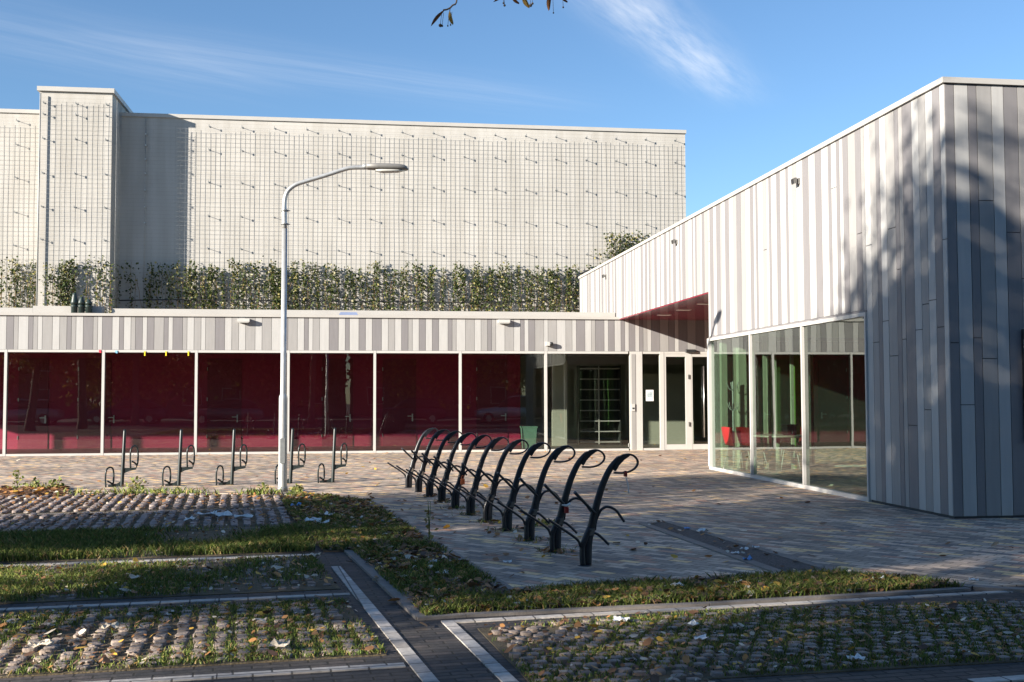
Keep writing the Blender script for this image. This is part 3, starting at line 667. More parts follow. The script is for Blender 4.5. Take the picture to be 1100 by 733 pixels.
# furniture in the glass room
def ptX(px, X_):
    d = ray(px, 470); return d[1]*X_/d[0]
def chair(x, y, rz, label, s=1.0):
    r = empty('chair', (x, y, .0225), label, 'chair', 'red chairs in the glass room', rz)
    b = MB(); pr = arc([(-.21,0,.47),(-.05,0,.44),(.12,0,.45),(.20,0,.47)], 4); w = .2
    vs = []; 
    for (a, _, z) in pr: vs += [(a,-w,z+.015),(a,0,z-.01),(a,w,z+.015)]
    fs = []; n = len(pr)
    for i in range(n-1):
        for j in range(2): q = i*3+j; fs.append((q,q+1,q+4,q+3))
    vs2 = [(a,c,z-.02) for a,c,z in vs]; k = len(vs)
    fs += [tuple(k+i for i in f[::-1]) for f in fs]
    b.add(vs+vs2, fs, 0, True); b.build('seat', M_red, r)
    b = MB(); pr = arc([(-.20,.50),(-.235,.62),(-.26,.74),(-.27,.86)], 4); vs = []
    ws = np.linspace(.17,.22,len(pr))
    for (a, z), w in zip(pr, ws): vs += [(a+.04,-w,z),(a-.01,-w*.5,z+.01),(a-.02,0,z+.015),(a-.01,w*.5,z+.01),(a+.04,w,z)]
    fs = []; n = len(pr)
    for i in range(n-1):
        for j in range(4): q = i*5+j; fs.append((q,q+1,q+6,q+5))
    k = len(vs); vs2 = [(a-.02,c,z) for a,c,z in vs]; fs += [tuple(k+i for i in f[::-1]) for f in fs]
    b.add(vs+vs2, fs, 0, True); b.build('backrest', M_red, r)
    for sx in (-1,1):
        for sy in (-1,1):
            b = MB(); b.tube([(sx*.14,sy*.14,.43),(sx*.22,sy*.21,0)], .012, 8); b.build('leg', M_frame, r)
def onY(px, y): d = ray(px, 470); return d[0]*y/d[1]
chair(onY(791,21.3)+.03, 21.3, .15, 'red shell chair with white legs nearest the glass corner post'); chair(onY(806,21.25)+.05, 21.25, .3, 'red shell chair with white legs partly behind the first window bar')
chair(onY(849,20.9), 20.9, 2.9, 'red rounded chair behind the table in the middle window')
ty = 20.35; tx = onY(833, ty)+.05
r = empty('table', (tx, ty, .0225), 'pale topped table on a single column in the glass room', 'table')
b = MB(); b.lathe([(.02,.70),(.46,.70),(.48,.71),(.48,.73),(.47,.74)], 28); b.build('top', mat('table_top', (.55,.52,.44), .4), r)
b = MB(); b.lathe([(.28,0),(.28,.015),(.05,.03),(.045,.69)], 20); b.build('pedestal', M_col, r)
b = MB(); b.box(tx+.05, tx+.23, ty-.35, ty-.1, .7625, .95); b.box(tx+.03, tx+.25, ty-.38, ty-.07, .95, .97)
small('black_box', b, M_board, (tx+.14, ty-.22, .7625), 'black box standing on the pale table beside the red rounded chair', 'box')
cy = 21.55; cx = XW+.28
r = empty('coat_stand', (cx, cy, .0225), 'white branching coat stand close to the glass corner post', 'coat stand')
b = MB(); b.lathe([(.2,0),(.2,.02),(.025,.04),(.02,1.75),(.01,1.78)], 12); b.build('pole', M_frame, r)
for a in range(5):
    for z in (1.2, 1.6):
        an = a*1.257+z; b = MB(); b.tube(arc([(0,0,z),(.07*math.cos(an),.07*math.sin(an),z+.02),(.13*math.cos(an),.13*math.sin(an),z+.16)],3), .008, 6); b.build('hook', M_frame, r)

# ------------------------------------------------------------------ tall hall behind
hall = empty('hall', (-3, YT, 0), 'tall pale windowless hall rising behind the low roof', 'building'); HO = (-3, YT, 0)
ZH = atY(430, 132.5, YT)[2]; XH = atY(736.5, 200, YT)[0]
XHL = -20.0
b = MB(); b.box(XHL, XH, YT, YT+12, 0, ZH-.06); b.build('wall', M_clad, hall, HO)
b = MB(); b.box(XHL, XH+.03, YT-.05, YT+.3, ZH-.059, ZH+.06); b.box(XH-.27, XH+.03, YT+.301, YT+12, ZH-.059, ZH+.06); b.build('coping', M_cap, hall, HO)
tx0, tx1 = atY(42,150,YT-TD)[0], atY(120,150,YT-TD)[0]; ZTW = atY(80, 95.5, YT-TD)[2]
b = MB(); b.box(tx0, tx1, YT-TD, YT-.002, 0, ZTW-.11); b.box(tx0, tx1, YT, YT+2.2, ZH+.061, ZTW-.11); tw = b.build('tower', M_clad, hall, HO)
b = MB(); b.box(tx0-.07, tx1+.07, YT-TD-.08, YT+2.25, ZTW-.109, ZTW+.03); b.build('coping', M_cap, tw, HO)

def trellis(name, lab, x0, x1, yw, ztop, zbot, so, bx, bz, extra=None):
    """square wire mesh held off the wall by rods"""
    r = empty(name, ((x0+x1)/2, yw, zbot), lab, 'trellis'); O = ((x0+x1)/2, yw, zbot)
    b = MB(); w = .0029; rr = random.Random(3)
    nx = int(round((x1-x0)/.155))
    ptop = ztop-.1
    for i in range(nx+1):
        x = x0+(x1-x0)*i/nx
        # wires are slightly bowed
        segs = 5; pz = np.linspace(zbot, ztop-rr.uniform(0,.12), segs+1); xo = [x+rr.uniform(-.012,.012) for _ in pz]
        for k in range(segs):
            b.add([(xo[k]-w,yw-so-w,pz[k]),(xo[k]+w,yw-so-w,pz[k]),(xo[k]+w,yw-so+w,pz[k]),(xo[k]-w,yw-so+w,pz[k]),
                   (xo[k+1]-w,yw-so-w,pz[k+1]),(xo[k+1]+w,yw-so-w,pz[k+1]),(xo[k+1]+w,yw-so+w,pz[k+1]),(xo[k+1]-w,yw-so+w,pz[k+1])],
                  [(0,1,5,4),(1,2,6,5),(2,3,7,6),(3,0,4,7)])
    nz = int((ztop-zbot)/.15)
    for j in range(nz):
        z = zbot+.1+j*.15; zo = [z+rr.uniform(-.01,.01) for _ in range(9)]
        for k in range(8):
            xa_, xb_ = x0+(x1-x0)*k/8, x0+(x1-x0)*(k+1)/8
            b.add([(xa_,yw-so-w*3,zo[k]-w*.6),(xa_,yw-so-w,zo[k]-w*.6),(xa_,yw-so-w,zo[k]+w*.6),(xa_,yw-so-w*3,zo[k]+w*.6),(xb_,yw-so-w*3,zo[k+1]-w*.6),(xb_,yw-so-w,zo[k+1]-w*.6),(xb_,yw-so-w,zo[k+1]+w*.6),(xb_,yw-so-w*3,zo[k+1]+w*.6)],
                  [(0,1,5,4),(1,2,6,5),(2,3,7,6),(3,0,4,7)])
    if extra: extra(b)
    b.build('wire_mesh', M_wire, r, O)
    for z in bz:
        for x in bx:
            q = MB(); q.tube([(x,yw-.001,z),(x,yw-so-.03,z)], .008, 6); q.tube([(x,yw-.004,z),(x,yw-.012,z)], .03, 8); q.box(x-.008, x+.008, yw-so-.04, yw-so-.018, z-.035, z+.035)
            q.build('bracket', M_galvd, r, O)
    return r
so_ = .155
bzs = [atY(430, y, YT)[2] for y in (142.5, 167, 201, 236.5, 270.5)]
xm0, xm1 = atY(189,200,YT)[0], XH-.12
bxs = list(np.arange(xm1-.25, xm0+.2, -1.035))[:17]
trellis('wire_trellis', 'wide wire mesh trellis covering the tall pale wall right of the tower', xm0, xm1, YT, ZH-.33, 3.75, so_, bxs, bzs)
bt = [atY(80, y, YT-TD)[2] for y in (112, 124, 150, 187, 223, 258)]
def post(b):
    x = tx0+.05; b.tube([(x,YT-TD-.12,3.75),(x,YT-TD-.12,ZTW-.2)], .022, 8)
    for i in range(5):
        y = YT-TD+.02+i*.16; b.tube([(tx1+.14,y,3.75),(tx1+.14,y,ZTW-.3)], .006, 4)
    for j in range(38): z = 3.8+j*.17; b.tube([(tx1+.14,YT-TD,z),(tx1+.14,YT-TD+.68,z)], .006, 4)
trellis('wire_trellis', 'narrow wire mesh trellis on the front of the projecting tower', tx0+.08, tx1-.02, YT-TD, ZTW-.33, 3.75, so_-.03, [tx0+.14, tx0+1.1, tx1-.15], bt[:1]+bt[1:], post)
trellis('wire_trellis', 'wire mesh trellis on the wall left of the tower', XHL+.5, tx0-.25, YT, ZH-.33, 3.75, so_, [tx0-.95, tx0-1.98, tx0-3.0], bzs)
# lone cable in the shaded strip beside the tower
xq = atY(156.5,200,YT)[0]
r = empty('support_cable', (xq, YT, 3.75), 'single vertical cable with round nodes on the shaded wall strip beside the tower', 'cable')
b = MB(); b.tube([(xq,YT-.1,3.75),(xq,YT-.1,ZH-.1)], .009, 6); b.build('cable', M_galvd, r, (xq,YT,3.75))
for y in (145, 157, 172, 187, 205, 223, 240):
    z = atY(156,y,YT)[2]; q = MB(); q.tube([(xq,YT-.002,z),(xq,YT-.14,z)], .022, 8); q.build('node', M_galv, r, (xq,YT,3.75))

# ------------------------------------------------------------------ climbing plants
rv = np.random.RandomState(11)
def leaves(P, size, nr, droop=.3):
    """quads bent along the middle: returns V,F"""
    n = len(P); d = nr.normal(size=(n,3)); d[:,2] = d[:,2]*.7-droop; d /= np.linalg.norm(d,axis=1)[:,None]
    t = nr.normal(size=(n,3)); s = np.cross(d,t); s /= np.linalg.norm(s,axis=1)[:,None]; u = np.cross(s,d)
    L = (size*nr.uniform(.6,1.3,n))[:,None]; Wd = L*nr.uniform(.32,.5,(n,1))
    a = P; c = P+d*L; m_ = P+d*L*.5+u*L*.10
    V = np.stack([a, m_+s*Wd-u*L*.14, c, m_-s*Wd-u*L*.14], 1).reshape(-1,3)
    F = np.arange(4*n).reshape(n,4)
    return V, F
def vine(x, y, z0, h, n, w, label, group, mats=(L_vd,L_vm,L_vy,L_vp), wts=(.44,.38,.11,.07), lean=0.0, size=.078):
    r = empty('climbing_plant', (x,y,z0), label, 'climbing plant', group)
    zs = np.linspace(0,h,9); xo = np.cumsum(rv.normal(0,.018,9))+lean*zs/h; yo = rv.normal(0,.015,9)
    b = MB(); b.tube([(xo[i],yo[i],zs[i]) for i in range(9)], [.011-.008*i/8 for i in range(9)], 5); b.tube([(.02-xo[i],yo[i]+.02,zs[i]*.8) for i in range(9)], .006, 4); b.build('stem', M_stem, r)
    t = rv.beta(1.6,1.15,n)*h; wloc = w*(.55+.75*(t/h))
    P = np.stack([np.interp(t,zs,xo)+rv.normal(0,1,n)*wloc, np.interp(t,zs,yo)+rv.normal(-.03,.06,n), t+rv.normal(0,.05,n)],1)
    V, F = leaves(P, np.full(n,size), rv)
    fastmesh('foliage', V, F, rv.choice(4,n,p=wts), mats, r)
zroof = 3.65
def vx(px, Y): return atY(px, 310, Y)[0]
zt_ = lambda px, py, Y: atY(px, py, Y)[2]
px = 1.0
while px < 43:
    vine(vx(px,YT-.2), YT-.2, zroof, zt_(px,281+rv.uniform(-4,6),YT)-zroof, 170, .07, 'leafy climbing plant on the trellis left of the tower', 'climbing plants left of the tower'); px += rv.uniform(5.5,9)
px = 50
for px in (51,57,63,67,71,75.5,79,94,104,111,118):
    vine(vx(px,YT-TD-.17), YT-TD-.17, zroof, zt_(px,281+rv.uniform(-4,5),YT-TD)-zroof, 230 if px in (71,75.5,79,67) else 130, .06, 'leafy climbing plant on the front of the projecting tower', 'climbing plants on the tower front')
for px, le in ((125,0), (142.5,0), (155,.3), (161,.05), (169,.1), (176,.05), (183,.05), (191,.02)):
    vine(vx(px,YT-.2), YT-.2, zroof, zt_(px,284+rv.uniform(-2,3),YT)-zroof, 150, .09, 'dark climbing plant in the shaded strip beside the tower', 'climbing plants in the shaded strip', wts=(.45,.35,.15,.05), lean=le)
px = 198
while px < 640:
    vine(vx(px,YT-.2), YT-.2, zroof, zt_(px,284+.011*(px-200)+rv.uniform(-6,7),YT)-zroof, int(rv.uniform(150,280)), rv.uniform(.03,.062), 'leafy yellow green climbing plant in the long row right of the tower', 'climbing plants in the long row', lean=rv.normal(0,.06)); px += rv.choice((4.2,5.2,6.2,8,9))
for px, py, n in ((647,268,60), (657,250,170), (662,252,200), (668,255,190), (673,251,240), (679,256,230), (686,250,240), (691,254,150), (697,256,90)):
    vine(vx(px,YT-.2), YT-.2, zroof, zt_(px,py,YT)-zroof, n*2, .12, 'tall climbing plant showing above the edge of the bright striped wing', 'tall climbing plants above the striped wing', wts=(.42,.34,.16,.08))
hp = [atY(p, q, YT-.25) for p, q in ((128,323),(200,322),(300,323),(400,324),(500,325),(560,324),(585,321),(603,314),(614,304),(622,296),(630,291),(642,290))]
b = MB(); b.tube(arc(hp,5), .022, 6); small('irrigation_hose', b, M_hose, (hp[0][0], YT-.25, 3.65), 'black irrigation hose running along the foot of the climbing plants', 'hose')

# ------------------------------------------------------------------ street lamp
lx, ly = G(303.5, 528); k_ = 1193/ly*1.0
LZ = lambda px, py: (atY(px,py,ly)[0]-lx, atY(px,py,ly)[2])
lamp = empty('street_lamp', (lx, ly, 0), 'slender galvanised street lamp with an angled arm reaching right', 'street lamp')
zj = LZ(304,424)[1]; zk = LZ(305,226)[1]
b = MB(); b.lathe([(.072,-.02),(.070,.06),(.068,zj-.06),(.062,zj-.02),(.05,zj),(.047,zj+.02),(.044,zk-.3)], 20); b.build('pole', M_galv, lamp)
b = MB(); b.bbox(-.045, .045, -.078, -.060, .45, .85, .008); b.build('access_door', M_galvd, lamp)
b = MB(); b.lathe([(.082,-.005),(.082,.06),(.074,.075)], 20); b.build('base_collar', M_galvd, lamp)
for py in (226.5, 241): 
    z = LZ(305,py)[1]; b = MB(); b.lathe([(.045,-.012),(.062,-.012),(.062,.012),(.045,.012)], 16, 0, (0,0,z)); b.tube([(.05,0,z),(.09,0,z)], .008, 6); b.build('clamp_ring', M_galvd, lamp)
ap = [(0,zk-.3)]+[LZ(*p) for p in ((305.5,222),(306.5,212),(310,204.5),(318,198.5),(330,194.5),(350,188.5),(370,182),(379,180.3),(395,180))]
b = MB(); b.tube([(p[0],0,p[1]) for p in arc(ap,4)], [.043]*4+[.036]*(len(arc(ap,4))-4), 12); b.build('arm', M_galv, lamp)
hx0, hz = LZ(393.5,176); hx1, hzb = LZ(438.5,186)
hd = empty  # lamp head built as a lofted shell
def loft(b, secs, n=14, mi=0):
    vs = []
    for (x, w, zt, zb) in secs:
        for j in range(n):
            a = 2*math.pi*j/n; c, s = math.cos(a), math.sin(a)
            vs.append((x, w*np.sign(c)*abs(c)**.5, (zt+zb)/2+(zt-zb)/2*np.sign(s)*abs(s)**.5))
    k = len(secs); fs = [(i*n+j, (i+1)*n+j, (i+1)*n+(j+1)%n, i*n+(j+1)%n) for i in range(k-1) for j in range(n)]+[tuple(range(n)), tuple(range((k-1)*n+n-1,(k-1)*n-1,-1))]
    b.add(vs, fs, mi, True)
L_ = hx1-hx0; zt0 = hz; 
b = MB(); loft(b, [(hx0,.075,zt0-.004,zt0-.085),(hx0+.02,.10,zt0,zt0-.09),(hx0+L_*.3,.125,zt0+.002,zt0-.095),(hx0+L_*.75,.125,zt0-.002,zt0-.095),(hx0+L_*.90,.11,zt0-.014,zt0-.094),(hx0+L_*.97,.08,zt0-.04,zt0-.09),(hx0+L_,.04,zt0-.065,zt0-.085)])
head = b.build('lamp_head', M_lamp, lamp)
b = MB(); loft(b, [(hx0+L_*.22,.06,zt0-.0955,zt0-.12),(hx0+L_*.4,.10,zt0-.0956,zt0-.14),(hx0+L_*.75,.09,zt0-.0925,zt0-.13),(hx0+L_*.93,.04,zt0-.087,zt0-.10)], 12); b.build('lens', M_lens, head)
b = MB(); b.tube([(hx0-.06,0,zt0-.045),(hx0+.05,0,zt0-.045)], .045, 12); b.build('spigot', M_galvd, head)

# ------------------------------------------------------------------ bicycle stands: curved row
ZP = .00158
def P2(x, y): return ((x-390)*ZP, (665-y)*ZP)
def rack_proto():
    r = empty('bicycle_stand', (0,0,0), '', 'bicycle stand', 'curved bicycle stands in the slanting row')
    st = [P2(*p) for p in ((392,668),(394,600),(397,540),(410,470),(424,410),(438,360),(455,300),(483,218),(522,138),(560,90),(590,66))]
    sp = arc(st,4); b = MB(); k = len(sp)
    b.tube([(p[0],0,p[1]) for p in sp], [.037 if i < k*.45 else .037-.012*(i/k-.45)/.55 for i in range(k)], 12, flat=(.62,1)); b.build('stem', M_rack, r)
    b = MB(); b.tube([(p[0],-.012,p[1]) for p in arc([P2(*p) for p in ((361,668),(358,610),(360,555),(380,500),(402,455))],4)], .026, 10); b.build('leg', M_rack, r)
    b = MB(); q = [P2(*p) for p in ((563,70),(575,58),(610,47),(655,46),(640,58),(610,78),(580,108),(560,140),(545,128),(570,84))]; b.prismy(q[::-1], -.022, .022); b.build('head_plate', M_rack, r)
    lp = arc([P2(*p) for p in ((600,52),(640,46),(672,54),(694,76),(697,100),(682,124),(652,142),(610,151),(553,149))],5)
    b = MB(); b.tube([(p[0],0,p[1]) for p in lp], .011, 8, flat=(1.7,.9)); b.build('top_loop', M_rack, r)
    def arm(pts, rad, y0, y1, nm='wheel_arm'):
        pp = arc([P2(*p) for p in pts],5); n = len(pp); b = MB(); b.tube([(p[0], y0+(y1-y0)*i/(n-1), p[1]) for i,p in enumerate(pp)], rad, 8, flat=(1.3,1)); b.build(nm, M_rack, r)
    arm(((430,372),(380,328),(296,248)), .0145, -.03, -.10)
    arm(((440,470),(443,430),(452,398),(474,356),(512,340),(556,358),(583,392),(606,426)), .0125, .02, -.03)
    arm(((348,560),(330,522),(285,486),(215,440),(150,398)), .0125, -.015, -.06)
    arm(((408,496),(440,488),(470,508),(514,552)), .0125, .02, -.02)
    b = MB(); cx_, cz_ = P2(412,478); b.tube([(cx_-.008,0,cz_-.035),(cx_+.008,0,cz_+.035)], .034, 10, flat=(.72,1.02)); b.build('clamp', M_rack, r)
    b = MB(); b.box(cx_-.022, cx_+.022, -.0285, -.0262, cz_-.03, cz_+.03); b.build('sticker', M_tanlab, r)
    b = MB(); cx_, cz_ = P2(374,668); b.lathe([(.066,-.01),(.066,.004),(.05,.008)], 14, 0, (cx_,0,0)); b.build('foot_plate', M_rack, r)
    return r
ra, rb_ = np.array(G(631,607.5)), np.array(G(440,524))
ordn = ['nearest to the viewer', 'second from the near end', 'third from the near end', 'fourth from the near end', 'fifth from the near end', 'in the middle, sixth from the near end', 'fifth from the far end', 'fourth from the far end', 'third from the far end', 'second from the far end', 'farthest, nearest the maroon windows']
proto = rack_proto(); RP = []
for i in range(11):
    o = proto if i == 0 else copy_tree(proto)
    p = ra+(rb_-ra)*i/10
    o.location = (p[0], p[1], 0.0); o.rotation_euler = (0, 0, .107+random.Random(i).uniform(-.03,.03))
    o['label'] = 'black curved bicycle stand of the slanting row, '+ordn[i]; RP.append(p)
def rl(i, px, py):
    x, z = P2(px, py); return (RP[i][0]+x, RP[i][1]+x*.107, z)
x, y, z = rl(0, 618, 152)
r = empty('cable_lock', (x,y,z), 'thin pale cable with red fitting hanging from the loop of the nearest stand', 'lock'); b = MB(); b.tube(arc([(x,y-.012,z-.02),(x+.02,y-.012,z-.10),(x+.03,y-.012,z-.18)],4), .0045, 6); b.build('cable', M_paper, r, (x,y,z))
b = MB(); b.bbox(x-.014, x+.014, y-.03, y+.014, z-.03, z+.022, .006); b.build('fitting', M_red, r, (x,y,z))
x, y, z = rl(1, 445, 388)
r = empty('cable_lock', (x,y,z), 'red lock with white band clipped on the second stand from the near end', 'lock'); b = MB(); b.bbox(x-.02, x+.025, y-.06, y-.018, z-.06, z+.0, .008); b.build('body', M_red, r, (x,y,z)); b = MB(); b.tube(arc([(x-.04,y-.04,z+.02),(x,y-.055,z+.012),(x+.04,y-.04,z+.03)],4), .011, 8); b.build('band', M_paper, r, (x,y,z))
x, y, z = rl(6, 440, 430); b = MB(); b.bbox(x-.03, x+.03, y-.07, y-.02, z-.05, z+.03, .012); b.tube(arc([(x-.02,y-.04,z+.03),(x,y-.04,z+.07),(x+.02,y-.04,z+.03)],4), .006, 6)
small('bicycle_lock', b, mat('orange_plastic', (.7,.13,.03), .4), (x,y,z), 'orange red lock hanging on a stand in the far half of the slanting row', 'lock')

# small upright stands left of the lamp
def stand_proto():
    r = empty('wheel_stand', (0,0,0), '', 'bicycle stand', 'post bicycle stands by the maroon windows'); q = .00179
    f = lambda x, y: ((x-290)*q, (622-y)*q)
    a, c = f(290,622), f(308,85); b = MB(); b.tube([(a[0],0,-.01),(a[0],0,.02),(c[0],0,c[1]-.03),(c[0],0,c[1])], [.031,.031,.026,.018], 10); b.build('post', M_rackg, r)
    b = MB(); b.prismy([f(*p) for p in ((296,505),(345,478),(418,462),(418,442),(360,446),(298,446))], -.012, .012); b.build('upper_fin', M_rackg, r)
    b = MB(); b.prismy([f(*p) for p in ((165,634),(298,626),(298,560),(245,592),(165,604))], -.012, .012); b.build('lower_fin', M_rackg, r)
    def hoop(x0, x1, yb, yt, nm):
        m_ = []
        for (px, py, dy) in ((x0,yb,-.12),(x0-4,(yb+yt)/2,-.13),(x0+4,yt+25,-.12),((x0+x1)/2,yt,-.0),(x1-6,yt+25,.12),(x1,(yb*.6+yt*.4),.13),(x1-8,yb*.85+yt*.15+10,.12),((x0+x1)/2+8,yb*.8+yt*.2,.02),(x0+12,yb*.7+yt*.3,-.09)):
            p = f(px,py); m_.append((p[0],dy*.6,p[1]))
        b = MB(); b.tube(arc(m_,5), .0145, 8); p0, p1 = f(x1-8,yb), f(x1-2,(yb+yt)/2); b.tube([(p0[0],.03,p0[1]),(p1[0],.07,p1[1])], .0095, 8); b.build(nm, M_rackg, r)
    hoop(374, 425, 445, 240, 'upper_hoop'); hoop(152, 205, 622, 438, 'lower_hoop')
    return r
sp_ = stand_proto()
for i, ((px, py), lab) in enumerate(zip(((131,523),(192,522),(249,521),(312,519.5),(357.5,518.5)), ('leftmost of the five', 'second from left of the five', 'third from left of the five', 'half hidden behind the lamp pole, of the', 'rightmost of the five'))):
    o = sp_ if i == 0 else copy_tree(sp_)
    g = G(px,py); o.location = (g[0],g[1],0); o.rotation_euler = (0,0,random.Random(i+40).uniform(-.06,.06)); o['label'] = f'dark green post bicycle stand, {lab} small stands'

# ------------------------------------------------------------------ trees and the street behind the viewer
def limb(b, p, d, L, r, depth, tips, rr, up=.12):
    pts = [Vector(p)]; d = Vector(d).normalized(); rad = [r]; n = 4
    for i in range(n):
        d = (d+Vector((rr.uniform(-1,1),rr.uniform(-1,1),rr.uniform(-.5,1)))*.16+Vector((0,0,up*.3))).normalized()
        pts.append(pts[-1]+d*L/n); rad.append(r*(1-.5*(i+1)/n))
    b.tube(pts, rad, 7 if depth > 1 else 5)
    tips.append(pts[-1]); 
    if depth < 3: tips.append(pts[2])
    if depth > 0:
        for k in range(rr.choice((2,3,3))):
            ax = Vector((rr.uniform(-1,1),rr.uniform(-1,1),rr.uniform(-.1,.8))).normalized()
            limb(b, pts[rr.choice((2,3,4))], (d*.75+ax*.9), L*rr.uniform(.55,.8), rad[-1]*.8, depth-1, tips, rr, up)
def tree(x, y, H, trunkh, spread, nleaf, seed, label, lsize=.16, wts=(.45,.40,.15), group=None, r0=.2, depth=3, tight=.55):
    rr = random.Random(seed); nr = np.random.RandomState(seed)
    t = empty('tree', (x,y,0), label, 'tree', group)
    b = MB(); tips = []
    top = Vector((rr.uniform(-.2,.2), rr.uniform(-.2,.2), trunkh))
    b.tube([(0,0,-.2),(0,0,.3),(top.x*.5,top.y*.5,trunkh*.5),top], [r0*1.5,r0*1.1,r0*.9,r0*.75], 12)
    nb = 7
    for k in range(nb):
        a = k*2*math.pi/nb+rr.uniform(-.3,.3); e = rr.uniform(.25,1.0)
        limb(b, top-Vector((0,0,rr.uniform(0,.3))), (math.cos(a)*math.cos(e),math.sin(a)*math.cos(e),math.sin(e)), spread*rr.uniform(.5,.75), r0*.4, depth-1, tips, rr)
    limb(b, top, (0,0,1), (H-trunkh)*.5, r0*.6, depth, tips, rr)
    b.build('trunk', M_bark, t)
    T = np.array([tuple(p) for p in tips]); hz_ = (H-trunkh)
    # crown envelope: keep tips in an ellipsoid of the wanted size
    c = np.array([0,0,trunkh+hz_*.5]); q = (T-c)/np.array([spread,spread,hz_*.52]); l = np.linalg.norm(q,axis=1); s = np.where(l>1,1/l,1)[:,None]; T = c+(T-c)*s
    ex = nr.normal(size=(len(T)//2,3)); ex /= np.linalg.norm(ex,axis=1)[:,None]; ex = c+ex*nr.uniform(.5,.95,(len(ex),1))*np.array([spread,spread,hz_*.5]); T = np.concatenate([T,ex])
    pick = nr.randint(0,len(T),nleaf); P = T[pick]+nr.normal(0,tight,(nleaf,3))*np.array([1,1,.7])
    P[:,2] = np.maximum(P[:,2], trunkh*.8)
    V, F = leaves(P, np.full(nleaf,lsize), nr)
    base = nr.choice(3,len(T),p=wts); mi = np.where(nr.rand(nleaf)<.7, base[pick], nr.choice(3,nleaf,p=wts))
    fastmesh('crown', V, F, mi, [L_td,L_tm,L_ty], t)
    return t
def TW(t, w): return (t*.890-w*.4556, t*.4556+w*.890)
for i, (t_, w_, H, th, sp, n, lab) in enumerate(((-12, 3.2, 12.6, 3.8, 3.7, 24000, 'broad autumn linden standing beyond the left of the car park, southernmost'),
                                    (-11, 8.6, 11.2, 3.7, 3.2, 31000, 'tall autumn linden beyond the left of the car park, between two others'),
                                    (-10, 13.2, 7.4, 3.0, 2.4, 13000, 'smaller rounded linden beyond the left of the car park'))):
    x, y = TW(t_, w_); tree(x, y, H, th, sp, n, 50+i, lab, .17, group='lindens beside the car park')
for i, (x, y, H, c) in enumerate(((-26,-12,11,'olive'), (-15,-15,13,'golden'), (-5,-17,12,'dark green'), (5,-15,13,'brown tinged'), (15,-16,11.5,'pale olive'), (25,-13,12,'yellow flecked'))):
    tree(x, y, H, 1.2, 5.6, 11000, 70+i, f'{c} tree in the row across the street behind the viewer', .34, ((.6,.35,.05),(.3,.3,.4),(.75,.2,.05),(.4,.3,.3),(.3,.6,.1),(.4,.35,.25))[i], 'trees across the street', .22, 2, .9)
# tree right behind the viewer whose twigs hang into the top of the picture
nt_ = empty('tree', (-2.6,-1.6,0), 'linden beside the viewer whose twigs hang into the top of the picture', 'tree'); NO = (-2.6,-1.6,0)
rr = random.Random(5); b = MB(); tips = []
b.tube([(-2.6,-1.6,-.1),(-2.6,-1.6,.4),(-2.55,-1.5,3),(-2.4,-1.2,5.2)], [.24,.17,.14,.11], 12)
tw0 = atY(488,-70,7.6); bp_ = arc([(-2.4,-1.2,5.1),(-1.4,1.5,5.9),(-.4,4.8,5.6),tuple(tw0)],6); b.tube(bp_, list(np.linspace(.075,.014,len(bp_))), 8)
tw1 = atY(560,-45,7.9); bp2 = arc([bp_[12],(.2,5.6,5.75),tuple(tw1)],6); b.tube(bp2, list(np.linspace(.03,.008,len(bp2))), 7)
limb(b, (-2.4,-1.2,5.1), (-.4,-.6,1), 2.2, .08, 2, tips, rr)
b.build('trunk', M_bark, nt_, NO)
T = np.array([tuple(p) for p in tips]); nr = np.random.RandomState(8); P = T[nr.randint(0,len(T),800)]+nr.normal(0,.35,(800,3)); P = P[P[:,1] < -.9]; P[:,2] = np.maximum(P[:,2],4.6)
V, F = leaves(P, np.full(len(P),.12), nr); fastmesh('crown', V-np.array(NO), F, nr.choice(3,len(P)), [L_td,L_tm,L_ty], nt_)
tq = MB()
def tp(px, py, Y=7.6): return atY(px, py, Y)
tq.tube(arc([tw0, tp(491,-4), tp(486,6), tp(481,10), tp(476,11)],4), [.014]*4+[.006]*13, 6)
tq.tube(arc([tp(484,8), tp(483,12)],3), .003, 5)
def leafshape(px0, py0, px1, py1, wid, mi, Y=7.6, bend=.2):
    a, c = Vector(tp(px0,py0,Y)), Vector(tp(px1,py1,Y)); d = c-a; L = d.length; n = 6
    s = Vector((0,1,0)).cross(d).normalized(); vs = []
    for i in range(n+1):
        t = i/n; w = wid*math.sin(math.pi*min(1,t*.93+.05))**.8; c_ = a+d*t+s*L*bend*math.sin(math.pi*t)*.3
        vs += [c_-s*w+Vector((0,.02*math.sin(t*3),0)), c_+Vector((0,-w*.6,0)), c_+s*w+Vector((0,.02,0))]
    tq.add(vs, [(i*3+j, i*3+j+1, i*3+j+4, i*3+j+3) for i in range(n) for j in range(2)], mi, True)
leafshape(478,10,463,28,.012,1); leafshape(483,12,487,26,.014,2)
leafshape(541,-4,530,2,.008,1,7.9); leafshape(550,-5,558,3.5,.012,1,7.9); leafshape(562,-6,569,8,.018,2,7.9); leafshape(592,-8,590,11,.016,1,7.9); leafshape(603,-6,610,2,.010,1,7.9)
for (px, py, r_) in ((473,27.5,.013),(475,28,.008),(481,28,.006),(484,27,.006),(542,6,.009),(541,3.5,.008),(570,6,.012),(572,4,.009),(594.5,14,.006),(605,8,.007)):
    c = tp(px,py,7.75); tq.lathe([(.0015,-r_),(r_*.8,-r_*.6),(r_,0),(r_*.8,r_*.6),(.0015,r_)], 8, 0, c); tq.tube([c, tp(px+(1.5 if px<500 else -1),py-14 if px<500 else -12,7.75)], .0016, 4)
tq.build('twig', [M_bark, L_tw, L_tw2], nt_, NO)

